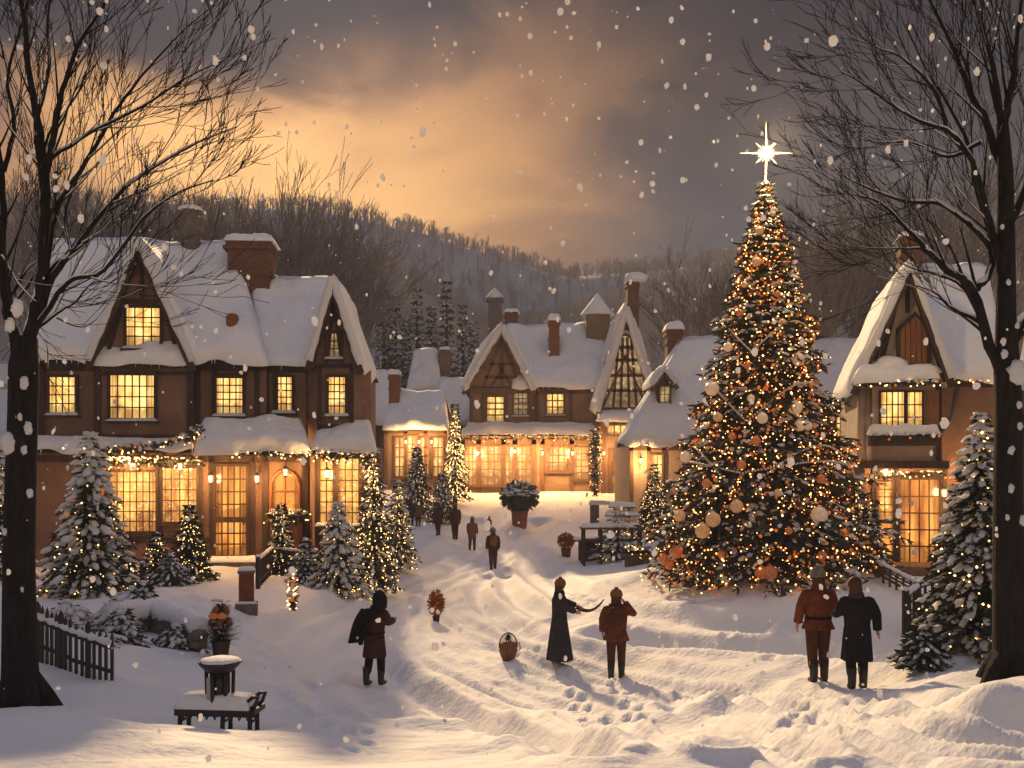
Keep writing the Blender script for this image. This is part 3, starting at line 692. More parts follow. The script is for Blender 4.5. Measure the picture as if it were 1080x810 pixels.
def gable_y(H, apex, fl, fr, y0, y1, m, seed=1, over=.35, th=.26, wall=True, timber=True, y1r=None):
    """gable facing the street with its two slopes running back; all pixel positions at depth y0"""
    a = H.L(*apex, y0); l = H.L(*fl, y0); r = H.L(*fr, y0)
    if wall:
        mb = MB(); k = .97; c = Vector((a.x, 0, min(l.z, r.z)))
        sh = lambda p: (c.x+(p.x-c.x)*.90, c.z+(p.z-c.z)*.93 if p is a else p.z)
        mb.prism_y([(c.x+(l.x-c.x)*.92, l.z), (c.x+(r.x-c.x)*.92, r.z), sh(a)], y0, y1); mb.build('gable_wall', m, H.o)
    o = Vector((0,-over,0)); bk = Vector((0, y1-y0, 0))
    roofpatch(H, a+bk, a+o, r+o, r+bk, seed+1, th, sides=(1,1), icicles=False)
    roofpatch(H, a+o, a+bk, l+bk, l+o, seed+2, th, sides=(1,1), icicles=False)
    b = MB(); s = MB(); rn = random.Random(seed); dn = Vector((0,0,-.17)); n = 16
    for e in (l, r):
        b.beam(a+o+dn, e+o+dn+(e-a).normalized()*.05, .22, .09)
        P = [(a+o).lerp(e+o, k/n)+Vector((0,.02,.06+rn.uniform(-.02,.02))) for k in range(n+1)]; s.tube(P, [th*.55*rn.uniform(.8,1.15) for _ in P], 8)
    bo = b.build('bargeboard', H.timm, H.o); s.build('snow', M['puff'], bo, True, kind='stuff')
def window(H, px0, py0, px1, py1, y, cols, rows, m='win', sill=True, fw=.09, name='window', head=False, mw=.035, parent=None, snow=True):
    a = H.L(px0, py0, y); b = H.L(px1, py1, y); x0, x1, z1, z0 = a.x, b.x, a.z, b.z; f = MB()
    f.box((x0-fw, y-.10, z0-fw), (x0, y+.05, z1+fw)); f.box((x1, y-.10, z0-fw), (x1+fw, y+.05, z1+fw))
    f.box((x0, y-.10, z1), (x1, y+.05, z1+fw)); f.box((x0, y-.10, z0-fw), (x1, y+.05, z0))
    for i in range(1, cols): x = x0+(x1-x0)*i/cols; f.box((x-mw/2, y-.066, z0), (x+mw/2, y-.04, z1))
    for j in range(1, rows): z = z0+(z1-z0)*j/rows; f.box((x0, y-.07, z-mw/2), (x1, y-.037, z+mw/2))
    o = f.build(name, H.timm, parent or H.o)
    p = MB(); p.box((x0, y-.03, z0), (x1, y-.015, z1)); p.build('pane', M[m], o)
    if sill:
        s = MB(); s.box((x0-fw-.06, y-.2, z0-fw-.07), (x1+fw+.06, y+.04, z0-fw)); so = s.build('sill', H.timm, o)
        if snow:
            n = Vector; A, B, C, D2 = n((x0-fw-.05, y-.02, z0-fw)), n((x1+fw+.05, y-.02, z0-fw)), n((x1+fw+.05, y-.2, z0-fw)), n((x0-fw-.05, y-.2, z0-fw))
            slab(A, B, C, D2, .09, 'snow', M['puff'], o, False, 14, 4, .3, .08, .002, seed=int(px0))
    if head:
        s = MB(); s.box((x0-fw-.05, y-.16, z1+fw), (x1+fw+.05, y+.04, z1+fw+.06)); s.build('lintel', H.timm, o)
    return o
def garland(parent, pts, seed, r=.14, name='garland', lights=True, snowy=.3, dens=60, sag=0):
    rn = random.Random(seed); b = MB(); l = MB(); s = MB(); c = MB()
    for i in range(len(pts)-1):
        A, B = pts[i], pts[i+1]; n = int((B-A).length*dens)
        for k in range(n):
            t = rn.random(); p = A.lerp(B, t)-Vector((0,0,sag*4*t*(1-t))); d = Vector((rn.uniform(-1,1), rn.uniform(-1,.6), rn.uniform(-1,1))).normalized()
            w = Vector((rn.uniform(-1,1), rn.uniform(-1,1), rn.uniform(-1,1)))*r*.16
            q = p+d*r*rn.uniform(.5,1.15); b.add([p-w, p+w, q+w*.6, q-w*.6], [(0,1,2,3)])
            if lights and rn.random() < .10: l.octa(p+d*r*.95, rn.uniform(.018,.034))
            if rn.random() < snowy*.35: s.ball(p+Vector((rn.uniform(-r,r)*.7, -r*.4, r*rn.uniform(.3,.9))), rn.uniform(.03,.06), 6, 4, (1.3,1,.6), .2, rn)
            if rn.random() < .02: c.ball(p+d*r, .04, 7, 5)
    o = b.build(name, M['needle2'], parent)
    if l.v: l.build('fairy_lights', M['bulb'], o, kind='stuff')
    if s.v: s.build('snow', M['puff'], o, True, kind='stuff')
    if c.v: c.build('berries', M['copper'], o, True, kind='stuff')
    return o
def chimney(H, px0, px1, pyt, pyb, y, dep, seed=1, cap=True, snow=.2, m='brick', lean=0):
    a = H.L(px0, pyt, y); b = H.L(px1, pyb, y); w = b.x-a.x; mb = MB()
    mb.box((a.x, y, b.z-.3), (b.x, y+dep, a.z-.3)); 
    if cap:
        mb.box((a.x-w*.10, y-.12, a.z-.34), (b.x+w*.10, y+dep+.12, a.z-.22)); mb.box((a.x-w*.04, y-.05, a.z-.22), (b.x+w*.04, y+dep+.05, a.z-.05))
        mb.box((a.x-w*.06, y-.07, b.z+(a.z-b.z)*.45), (b.x+w*.06, y+dep+.07, b.z+(a.z-b.z)*.5))
    else: mb.box((a.x, y, a.z-.3), (b.x, y+dep, a.z-.05))
    o = mb.build('chimney', M[m], H.o); V = Vector; e = w*.10+.03
    slab(V((a.x-e, y+dep+.1, a.z-.05)), V((b.x+e, y+dep+.1, a.z-.05)), V((b.x+e, y-.12, a.z-.05)), V((a.x-e, y-.12, a.z-.05)), snow, 'snow', M['snow'], o, False, 12, 10, .3, w*.4, .003, seed=seed)
    return o
def fill_lamp(H, px, py, y, energy, col=(1,.52,.18), r=.12, soft=.15):
    """small lantern on a bracket, added as fill for window light on the snow"""
    p = H.L(px, py, y); b = MB(); b.tube([p+Vector((0,0,.42)), p+Vector((0,0,.2))], .012, 5); b.lathe([(.0,.22),(.10,.14),(.11,.12)], p, 6)
    for k in range(6):
        a = k*math.pi/3; b.tube([p+Vector((.09*math.cos(a), .09*math.sin(a), .12)), p+Vector((.065*math.cos(a), .065*math.sin(a), -.12))], .007, 4)
    b.lathe([(.07,-.12),(.05,-.15)], p, 6); o = b.build('lantern', M['black'], H.o)  # lantern body added to dress the fill light
    g = MB(); g.lathe([(.035,-.1),(.05,.08)], p, 6); g.build('fill_lantern_glass', M['fill_flame'], o)
    ld = bpy.data.lights.new('lantern_fill_light', 'POINT'); ld.energy = energy*1.6; ld.color = col; ld.shadow_soft_size = soft
    lo = bpy.data.objects.new('lantern_fill_light', ld); COL.objects.link(lo); lo.parent = H.o; lo.location = p+Vector((0,-.22,0))

# ---- big brown house on the left
def house_left():
    H = House('timbered_house', 210, 592, 31.5, 4, 'large brown timbered house with snowy roofs and lit windows on the left'); L = H.L; V = Vector
    P = M['plaster']
    H.wall(22, 281, 372, 474, 0, 7.2, P)                      # upper storey
    H.wall(22, 330, 472, 600, .5, 7.2, P, drop=1.2)               # ground floor
    H.wall(278, 380, 380, 474, .15, 7.5, P, name='wing_wall')
    H.wall(326, 392, 470, 600, .7, 7, P, drop=1.2, name='wing_wall')
    # main roof, ridge along the street
    yr = 3.6; A = L(48, 263, yr); B = L(250, 263, yr); C = L(284, 381, -.45); Dd = L(16, 381, -.45); A.z = B.z
    roofpatch(H, A, B, C, Dd, 3, .30)
    bk = lambda p: V((p.x, 2*yr-p.y, p.z)); roofpatch(H, B, A, bk(Dd), bk(C), 4, .3, icicles=False)
    e = L(279, 381, 0); mb = MB(); mb.add([V((e.x-.05, .1, e.z)), V((e.x-.05, 7, e.z)), V((B.x-.1, yr, B.z-.2)), V((e.x-.5, .1, e.z)), V((e.x-.5, 7, e.z)), V((B.x-.5, yr, B.z-.2))], [(0,1,2),(5,4,3),(0,2,5,3),(1,4,5,2),(0,3,4,1)]); mb.build('gable_wall', P, H.o)
    e = L(23, 381, 0); mb = MB(); mb.add([V((e.x, .1, e.z)), V((e.x, 7, e.z)), V((A.x+.2, yr, A.z-.2)), V((e.x+.5, .1, e.z)), V((e.x+.5, 7, e.z)), V((A.x+.6, yr, A.z-.2))], [(0,2,1),(5,3,4),(0,3,5,2),(1,2,5,4),(0,1,4,3)]); mb.build('gable_wall', P, H.o)
    # lower right roof
    yr2 = 3.0; A2 = L(262, 300, yr2); B2 = L(352, 300, yr2); C2 = L(386, 383, -.25); D2 = L(270, 383, -.25); A2.z = B2.z
    roofpatch(H, A2, B2, C2, D2, 6, .28); bk2 = lambda p: V((p.x, 2*yr2-p.y, p.z)); roofpatch(H, B2, A2, bk2(D2), bk2(C2), 7, .28, icicles=False)
    # big street gable
    H.wall(105, 199, 376, 468, -.3, .5, P, name='gable_bay')
    gable_y(H, (150,258), (97,384), (206,384), -.3, 3.9, P, 11, .4)
    # small gable over the corner bay
    a = L(336, 380, -.7); b = L(372, 380, -.7); bw = b.x-a.x; zt = a.z; zb = L(336, 474, -.7).z
    poly = [(a.x-.55, .3), (a.x, -.7), (b.x, -.7), (b.x+.5, .3), (b.x+.3, 2), (a.x-.3, 2)]
    mb = MB(); mb.prism_z(poly, zb, zt+.02); mb.build('bay', P, H.o)
    gable_y(H, (352,297), (327,384), (381,388), -.75, 3.2, P, 15, .35)
    # lower corner bay with shop window
    a = L(334, 478, -1.1); b = L(380, 478, -1.1); z1 = L(334, 474, -1.1).z; z0 = L(334, 560, -1.1).z
    poly = [(a.x-.5, .8), (a.x, -1.1), (b.x, -1.1), (b.x+.6, .8)]
    mb = MB(); mb.prism_z(poly, z0-2.2, z1); mb.build('bay', P, H.o)
    window(H, 337, 484, 352, 552, -1.1, 2, 6, 'shop', fw=.07); window(H, 357, 484, 379, 552, -1.1, 3, 6, 'shop', fw=.07)
    # canopies with snow
    def canopy(pl, pr, pt, pb, y0, y1, seed, ins=6, th=.30):
        A, B = L(pl+ins, pt, y0), L(pr-ins, pt, y0); C, D = L(pr, pb, y1), L(pl, pb, y1); A.z = B.z = (A.z+B.z)/2; C.z = D.z = (C.z+D.z)/2
        return roofpatch(H, A, B, C, D, seed, th, .25, ridge=False, nm='canopy', sides=(1,1))
    canopy(204, 330, 448, 476, .0, -1.3, 21, 10, .36); canopy(328, 398, 452, 475, -.1, -1.7, 22, 6, .34); canopy(24, 204, 462, 474, -.2, -.75, 23, 0, .16)
    # frame timbers
    for x in (44, 103, 201): H.beam([(x, 384), (x, 470)], 0 if x != 103 and x != 201 else -.3, .2)
    for x in (209, 226, 271, 281, 291, 326): H.beam([(x, 386), (x, 462)], .0 if x < 280 else .15, .15)
    H.beam([(100, 384), (204, 384)], -.34, .26, .14); H.beam([(105, 394), (202, 394)], -.3, .10); H.beam([(204, 388), (280, 388)], 0, .2); H.beam([(24, 388), (100, 388)], 0, .2); H.beam([(281, 390), (332, 390)], .15, .18)
    H.beam([(24, 464), (104, 464)], 0, .22); H.beam([(104, 462), (202, 462)], -.3, .22); H.beam([(150, 272), (150, 322)], -.3, .12); H.beam([(119, 376), (183, 376)], -.3, .14); H.beam([(126, 318), (176, 318)], -.3, .12)
    H.beam([(112, 380), (128, 325)], -.3, .12); H.beam([(190, 380), (173, 325)], -.3, .12)
    for x in (112, 168, 211, 224, 266, 280, 322): H.beam([(x, 478), (x, 600)], .5, .2)
    H.beam([(40, 484), (328, 484)], .5, .2); H.beam([(105, 570), (222, 570)], .5, .16)
    for x in (335, 354, 381): H.beam([(x, 478), (x, 596)], -1.1, .16)
    H.beam([(335, 386), (372, 386)], -.7, .14); H.beam([(337, 388), (337, 470)], -.7, .12); H.beam([(371, 388), (371, 470)], -.7, .12); H.beam([(337, 450), (371, 450)], -.7, .12)
    H.beam([(345, 384), (352, 320)], -.75, .1); H.beam([(361, 384), (352, 320)], -.75, .1)
    # windows above
    window(H, 134, 325, 169, 365, -.3, 4, 4); window(H, 53, 398, 80, 435, 0, 4, 4); window(H, 117, 396, 163, 441, -.3, 6, 4, head=True)
    window(H, 229, 399, 256, 436, 0, 4, 5, head=True); window(H, 291, 398, 308, 433, .15, 3, 5); window(H, 347, 398, 364, 436, -.7, 3, 5); window(H, 347, 352, 358, 376, -.75, 2, 3, 'windim')
    # windows and doors below
    window(H, 117, 498, 165, 560, .5, 7, 6, 'shop', mw=.03, snow=False); window(H, 172, 494, 208, 550, .5, 4, 5, 'shop', mw=.03, snow=False)
    window(H, 228, 492, 260, 545, .5, 5, 4, 'doorglow', sill=False, mw=.045); d = window(H, 228, 551, 260, 585, .5, 5, 3, 'doorglow', sill=False, name='door', mw=.045)
    k = L(257, 552, .35); hb = MB(); hb.ball(k, .045); hb.build('handle', M['black'], d, True)
    # arched niche window by the steps
    c = L(301, 515, .5); ra = .46; zb = L(301, 548, .5).z; mb = MB(); n = 14
    arc = [(c.x+ra*math.cos(math.pi*i/n), c.z+ra*math.sin(math.pi*i/n)*1.25) for i in range(n+1)]+[(c.x-ra, zb)]; arc = [(c.x+ra, zb)]+arc
    mb.prism_y(arc, .46, .5); wo = mb.build('arched_window', M['doorglow'], H.o)
    fr = MB(); fr.tube([V((x, .44, z)) for x, z in arc+[arc[0]]], .07, 6); fr.tube([V((c.x, .44, zb)), V((c.x, .44, c.z+ra*1.2))], .03, 6); fr.tube([V((c.x-ra, .44, c.z-.1)), V((c.x+ra, .44, c.z-.1))], .03, 6); fr.build('frame', M['wood'], wo)
    wb = MB(); a = L(285, 552, .3); b2 = L(319, 600, .3); wb.box((a.x, .2, b2.z-.4), (b2.x, .5, a.z)); wb.build('arch_plinth', M['wood'], H.o)
    # flower box under the arch
    fb = L(302, 548, 0); g = garland(H.o, [fb+V((-.55,.1,.05)), fb+V((.55,.1,.05))], 31, .30, 'window_box', snowy=.9, dens=230)
    # doorstep and porch steps
    st = MB(); a = L(210, 592, -.6); b2 = L(300, 606, -.6); st.box((a.x, -.8, a.z-1.2), (b2.x, .6, a.z-.02)); so = st.build('doorstep', M['stone'], H.o)
    slab(V((a.x, .5, a.z-.02)), V((b2.x, .5, a.z-.02)), V((b2.x, -.8, a.z-.02)), V((a.x, -.8, a.z-.02)), .1, 'snow', M['snow'], so, False, 20, 8, .4, .15, .003)
    # garlands
    garland(H.o, [L(60, 478, -.8), L(120, 474, -.8), L(165, 470, -.8), L(200, 462, -1.), L(212, 452, -1.2)], 41, .20, snowy=.6, dens=75)
    garland(H.o, [L(212, 452, -1.3), L(216, 470, -1.3), L(250, 480, -1.35), L(326, 481, -1.35)], 42, .13, dens=60)
    garland(H.o, [L(330, 480, -1.75), L(365, 482, -1.8), L(398, 480, -1.6)], 43, .22, dens=90, snowy=.6)
    garland(H.o, [L(105, 488, .3), L(212, 488, .3)], 44, .22, dens=80, snowy=.4)
    garland(H.o, [L(386, 480, -1.6), L(393, 520, -1.3), L(390, 560, -1.2)], 45, .24, dens=110, snowy=.6)
    chimney(H, 240, 284, 252, 322, 2.2, 1.3, 5, True, .30, 'brick')
    # round banded chimney
    c = L(201, 262, 3.4); zt = L(201, 222, 3.4).z; hgt = zt-c.z; b = MB()
    b.lathe([(.30,-.6),(.33,hgt*.1),(.36,hgt*.15),(.31,hgt*.2),(.34,hgt*.42),(.40,hgt*.45),(.40,hgt*.5),(.36,hgt*.54),(.38,hgt*.7),(.46,hgt*.74),(.46,hgt*.82),(.40,hgt*.86),(.43,hgt*.98)], c, 18); o = b.build('chimney', M['stone'], H.o)
    s = MB(); s.ball(V((c.x, c.y, zt)), .44, 14, 8, (1,1,.42), .05, H.rn); s.build('snow', M['snow'], o, True)
    # roof vent
    v = L(245, 341, .35); b = MB(); b.lathe([(.20,-.5),(.20,.22),(.13,.30),(.02,.33)], v, 10); o = b.build('roof_vent', M['wood'], H.o, True)
    for px, py, y, e in ((222,505,.1,55),(271,505,.1,50),(301,498,.1,35),(345,500,-1.5,70),(388,500,-1.3,45),(140,492,.1,80),(190,492,.1,45)): fill_lamp(H, px, py, y, e)  # lanterns added to warm the yard, besides the one at the arch
    H.done()
house_left()

# ---- two storey house closing the street
def house_mid():
    H = House('timbered_house', 560, 520, 64, 0, 'brown two storey house with large arched gable at the end of the street'); L = H.L; V = Vector; P = M['plaster2']; H.timm = M['timber2']
    H.wall(496, 630, 406, 456, 0, 9, P); H.wall(488, 628, 454, 520, .6, 9, P, drop=2); H.wall(628, 690, 430, 524, .2, 9, P, drop=2, name='wing_wall')
    yr = 4.5; A = L(532, 348, yr); B = L(640, 348, yr); C = L(642, 409, -.6); Dd = L(540, 409, -.6)
    roofpatch(H, A, B, C, Dd, 61, .45, .6); bk = lambda p: V((p.x, 2*yr-p.y, p.z)); roofpatch(H, B, A, bk(Dd), bk(C), 62, .4, icicles=False)
    gable_y(H, (529,346), (489,413), (563,413), -.3, 6, P, 63, .6, .42); H.wall(497, 560, 408, 456, -.3, .6, P, name='gable_bay')
    gable_y(H, (659,327), (629,436), (692,436), -.9, 7, P, 66, .7, .42); H.wall(634, 686, 432, 524, -.9, .6, P, drop=2, name='gable_bay')
    # arched timber front
    a = L(659, 432, -.95); rx = (L(682, 432, -.95).x-a.x); top = L(659, 352, -.95).z-a.z; n = 16
    arc = [V((a.x+rx*math.cos(math.pi*i/n), -1.02, a.z+top*math.sin(math.pi*i/n)**.8)) for i in range(n+1)]
    b = MB(); b.prism_y([(p.x, p.z) for p in arc], -.98, -.92); wo = b.build('arched_window', M['windim'], H.o)
    fr = MB(); fr.tube(arc+[arc[0]], .16, 6)
    for k in (.25,.45,.65,.82): z = a.z+top*k; hw = rx*math.sqrt(max(0, 1-(k**1.25)**2)); fr.beam(V((a.x-hw, -1.03, z)), V((a.x+hw, -1.03, z)), .2, .1)
    for u in (-.55,-.2,.2,.55): fr.beam(V((a.x+rx*u, -1.03, a.z)), V((a.x+rx*u*.5, -1.03, a.z+top*.95)), .16, .1)
    fr.beam(V((a.x-rx, -1.04, a.z+.2)), V((a.x+rx*.2, -1.04, a.z+top*.8)), .14, .1); fr.beam(V((a.x+rx, -1.04, a.z+.2)), V((a.x-rx*.2, -1.04, a.z+top*.8)), .14, .1)
    fr.build('frame', H.timm, wo); so = MB(); rn = random.Random(2)
    for p in arc[2:-2]: so.ball(p+V((0,-.1,.12)), .2, 7, 5, (1.3,1,.5), .2, rn)
    so.build('snow', M['puff'], wo, True, kind='stuff')
    # ledge of snow between the storeys
    A, B, C, D = L(492, 450, 0), L(628, 450, 0), L(632, 458, -1.1), L(484, 458, -1.1); roofpatch(H, A, B, C, D, 71, .42, .35, ridge=False, nm='canopy')
    A, B, C, D = L(632, 438, -.9), L(688, 438, -.9), L(690, 444, -1.9), L(628, 444, -1.9); roofpatch(H, A, B, C, D, 72, .38, .3, ridge=False, nm='canopy')
    for x in (497, 509, 534, 560): H.beam([(x, 414), (x, 452)], -.3, .22)
    for x in (566, 602, 627): H.beam([(x, 412), (x, 452)], 0, .26)
    H.beam([(495, 412), (562, 412)], -.35, .34); H.beam([(562, 413), (628, 413)], 0, .3); H.beam([(529, 356), (529, 408)], -.3, .24); H.beam([(509, 410), (527, 362)], -.3, .2); H.beam([(549, 410), (531, 362)], -.3, .2)
    H.beam([(512, 398), (546, 398)], -.3, .2); H.beam([(516, 384), (542, 384)], -.3, .16); H.beam([(518, 408), (532, 386)], -.3, .14); H.beam([(540, 408), (526, 386)], -.3, .14)
    for x in (488, 505, 531, 543, 563, 572, 603, 623): H.beam([(x, 460), (x, 520)], .6, .3)
    H.beam([(484, 466), (626, 466)], .6, .34)
    for x in (636, 684): H.beam([(x, 446), (x, 522)], -.9, .3)
    window(H, 514, 419, 531, 444, -.3, 2, 4, fw=.14, mw=.09); window(H, 542, 415, 556, 437, -.3, 3, 4, 'windim', fw=.14, mw=.07); window(H, 577, 416, 594, 436, 0, 3, 3, fw=.14, mw=.08)
    for x0, x1 in ((490,503),(508,528),(533,541),(546,560)): window(H, x0, 471, x1, 511, .6, 3 if x1-x0 > 10 else 2, 5, 'shopfar', fw=.1, mw=.06, snow=False)
    window(H, 577, 472, 601, 496, .6, 4, 3, 'shopfar', fw=.14, mw=.08, snow=False); window(H, 606, 472, 620, 505, .6, 2, 5, 'shopfar', fw=.1, mw=.06, snow=False)
    window(H, 641, 449, 668, 458, -.9, 4, 1, 'win', fw=.12, mw=.08, sill=False)
    d = window(H, 645, 476, 669, 522, -.9, 2, 2, 'doorglow', sill=False, name='door', fw=.2, mw=.3)
    window(H, 650, 482, 664, 506, -1.0, 2, 3, 'win', sill=False, fw=.06, mw=.1, parent=d, name='door_light')
    chimney(H, 579, 590, 337, 374, 1.5, 1, 9, True, .5, 'wood'); chimney(H, 533, 546, 328, 350, 5.5, 1.2, 10, True, .3)
    # leaning twin chimney and turret
    chimney(H, 662, 674, 296, 345, 3, 1.3, 12, True, .2); c = L(671, 293, 3.2); b = MB(); b.ball(c, .62, 12, 8, (1.3,1,.6), .1, H.rn); b.build('chimney_snow', M['snow'], H.o, True)
    t = L(630, 333, 3.5); b = MB(); b.box((t.x-.8, 2.8, t.z-2), (t.x+.8, 4.4, t.z+.1)); tw = b.build('turret', P, H.o)
    b = MB(); b.lathe([(1.15,0),(1.15,.1),(.5,.9),(.05,1.5)], t, 8); b.build('snow', M['snow'], tw, True)
    garland(H.o, [L(488, 462, -1.1), L(630, 462, -1.1)], 81, .26, dens=30, snowy=.3); garland(H.o, [L(627, 455, -2), L(628, 520, -2)], 82, .45, 'garland_post', dens=130, snowy=.4)
    for px, py, y, e in ((504,478,-.6,300),(543,476,-.6,300),(572,478,-.6,260),(604,478,-.6,230),(637,478,-1.8,160),(678,480,-1.8,160)): fill_lamp(H, px, py, y, e, soft=.3)  # added lanterns carry the window spill onto the street
    H.done()
house_mid()

# ---- cottage with the dormer beside the christmas tree
def cottage():
    H = House('cottage', 705, 540, 48, 0, 'small cottage with steep snowy roof and dormer left of the christmas tree'); L = H.L; V = Vector; P = M['plaster3']; H.timm = M['timber2']
    H.wall(664, 790, 462, 540, 0, 7, P, drop=1.5)
    yr = 3.6; A = L(716, 363, yr); B = L(800, 363, yr); C = L(800, 468, -.7); Dd = L(651, 468, -.7); roofpatch(H, A, B, C, Dd, 91, .42, .5, sides=(1,0))
    Bk = V((Dd.x+.9, 2*yr, Dd.z)); roofpatch(H, B, A, Bk, V((C.x, 2*yr, C.z)), 92, .4, icicles=False)
    roofpatch(H, A, A+V((.01,0,0)), V((Dd.x, Dd.y, Dd.z)), Bk, 93, .38, icicles=False)
    # dormer
    H.wall(693, 708, 402, 446, .5, 3, M['timber2'], name='dormer'); gable_y(H, (700,390), (686,408), (713,406), .35, 3.2, M['timber2'], 94, .3, .26, wall=True)
    window(H, 696, 408, 706, 432, .5, 2, 3, 'windim', fw=.08, sill=False)
    for x in (666, 684, 700, 722, 745): H.beam([(x, 470), (x, 536)], 0, .18)
    H.beam([(664, 473), (760, 473)], 0, .2)
    window(H, 727, 484, 741, 508, 0, 3, 3, 'windim'); window(H, 688, 480, 698, 510, 0, 2, 3, 'win')
    garland(H.o, [L(652, 470, -.75), L(760, 470, -.75)], 95, .16, dens=40, snowy=.9, lights=False)
    chimney(H, 704, 720, 346, 376, 3.6, 1, 14, True, .4); fill_lamp(H, 676, 486, -.4, 110); H.done()  # lantern added for warm light on the cottage front
cottage()

# ---- right house
def house_right():
    H = House('timbered_house', 960, 603, 31, -13, 'cream fronted house with tall steep gable and shuttered loft behind the right tree'); L = H.L; V = Vector; P = M['plaster3']; Q = M['plaster']
    H.wall(906, 988, 402, 492, .0, 6, P); H.wall(912, 1000, 490, 604, .5, 6, Q, drop=1); H.wall(986, 1058, 398, 604, .8, 7, Q, drop=1, name='wing_wall')
    # wing roof
    yr = 3.6; A = L(955, 285, yr); B = L(1042, 285, yr); C = L(1066, 399, .2); Dd = L(984, 399, .2); A.z = B.z; Dd.z = C.z; roofpatch(H, A, B, C, Dd, 101, .3, .35)
    bk = lambda p: V((p.x, 2*yr-p.y, p.z)); roofpatch(H, B, A, bk(Dd), bk(C), 102, .3, icicles=False)
    e = L(1057, 399, .8); mb = MB(); mb.add([V((e.x, .9, e.z)), V((e.x, 7, e.z)), V((B.x-.2, yr, B.z-.2)), V((e.x-.5, .9, e.z)), V((e.x-.5, 7, e.z)), V((B.x-.6, yr, B.z-.2))], [(0,1,2),(5,4,3),(0,2,5,3),(1,4,5,2),(0,3,4,1)]); mb.build('gable_wall', Q, H.o)
    # steep gable, apex leaning over
    gable_y(H, (957,283), (899,410), (1000,402), -.2, 5, P, 105, .55, .22)
    for a, b in (((950,302),(912,408)), ((944,325),(925,400))): H.beam([a, b], -.25, .13, .1)
    H.beam([(957,296),(957,330)], -.2, .12)
    # loft doors
    a = L(949, 336, -.22); b = L(977, 383, -.22); mb = MB(); n = 5
    for i in range(n):
        x0 = a.x+(b.x-a.x)*i/n; u = (i+.5)/n; h = a.z-.28*abs(u-.55)*2.6; mb.box((x0+.008, -.30, b.z), (x0+(b.x-a.x)/n-.008, -.2, h))
    lo = mb.build('loft_door', M['wood'], H.o); f2 = MB(); c = V(((a.x+b.x)/2, -.3, 0))
    f2.tube([V((a.x-.05, -.3, b.z)), V((a.x-.06, -.3, a.z-.35)), V((c.x+.05, -.3, a.z+.14)), V((b.x+.06, -.3, a.z-.35)), V((b.x+.05, -.3, b.z))], .06, 6); f2.build('frame', H.timm, lo)
    # snow shelf below loft
    A, B, C, D = L(905, 390, -.1), L(985, 390, -.1), L(992, 402, -.9), L(899, 402, -.9); A.z = B.z; C.z = D.z; roofpatch(H, A, B, C, D, 107, .34, .3, ridge=False, nm='canopy')
    s = MB(); c = L(938, 388, -.45); s.ball(c, .5, 14, 9, (1.2,.8,.75), .08, H.rn); c = L(972, 391, -.5); s.ball(c, .42, 14, 9, (1.4,.8,.5), .08, H.rn); c = L(915, 393, -.5); s.ball(c, .34, 14, 9, (1.4,.8,.5), .08, H.rn); s.build('snow_heap', M['snow'], H.o, True)
    garland(H.o, [L(899, 404, -.92), L(990, 404, -.92)], 111, .11, dens=80, snowy=.5)
    garland(H.o, [L(990, 402, .1), L(1050, 402, .1)], 112, .09, dens=70, snowy=.5)
    # bay with three lights
    H.wall(920, 985, 408, 470, -.35, .2, P, name='bay'); window(H, 929, 414, 953, 453, -.35, 4, 3, 'win', fw=.06, sill=False, mw=.035); window(H, 957, 414, 972, 453, -.35, 2, 3, 'win', fw=.06, sill=False, mw=.035)
    a = L(977, 412, -.37); b = L(990, 455, -.37); mb = MB(); mb.box((a.x, -.42, b.z), (b.x, -.36, a.z)); mb.build('shutter', M['wood'], H.o); 
    # flower box heaped with snow
    a = L(917, 458, -.8); b = L(990, 470, -.8); mb = MB(); mb.box((a.x, -.8, b.z), (b.x, -.36, a.z)); fbx = mb.build('window_box', M['timber'], H.o)
    slab(V((a.x-.05, -.36, a.z)), V((b.x+.05, -.36, a.z)), V((b.x+.05, -.85, a.z)), V((a.x-.05, -.85, a.z)), .26, 'snow', M['snow'], fbx, False, 24, 8, .5, .2, .003, seed=8)
    garland(fbx, [V((a.x, -.84, a.z-.06)), V((b.x, -.84, a.z-.06))], 113, .12, 'greenery', dens=120, snowy=.8, lights=False)
    # columns and beams
    for x in (909, 916): 
        p = L(x, 404, -.05); q = L(x, 492, -.05); mb = MB(); mb.tube([p, q], [.13,.15], 10); mb.build('column', P, H.o, True)
    H.beam([(905, 490), (1000, 490)], -.05, .24, .3); H.beam([(990, 404), (990, 490)], .0, .16)
    for x in (922, 944, 996, 1046): H.beam([(x, 494), (x, 604)], .5 if x < 1000 else .8, .15)
    H.beam([(918, 502), (998, 502)], .5, .12); H.beam([(1000, 405), (1046, 405)], .8, .2)
    # curved brace of grey wood
    p = [L(1010, 410, .7), L(1004, 440, .45), L(990, 462, .1), L(985, 480, -.02)]; mb = MB(); mb.tube(p, .07, 8); mb.build('brace', M['stone'], H.o, True)
    window(H, 925, 508, 941, 548, .5, 2, 5, 'shop', fw=.06, mw=.03, sill=False); window(H, 925, 552, 941, 596, .5, 1, 2, 'doorglow', fw=.06, sill=False, name='side_panel')
    d = window(H, 949, 506, 990, 594, .5, 4, 5, 'doorglow', fw=.09, sill=False, name='door', mw=.045); hb = MB(); hb.ball(L(953, 552, .33), .045); hb.build('handle', M['black'], d, True)
    window(H, 1016, 508, 1026, 540, .8, 2, 3, 'win', fw=.06)
    # plank porch
    mb = MB(); a = L(915, 597, -1.2); b = L(1060, 604, -1.2)
    for i in range(9): mb.box((a.x, -1.2+i*.2, a.z-.12), (b.x, -1.02+i*.2, a.z))
    mb.box((a.x, -1.2, a.z-1.2), (b.x, .6, a.z-.125)); mb.build('porch', M['timber2'], H.o)
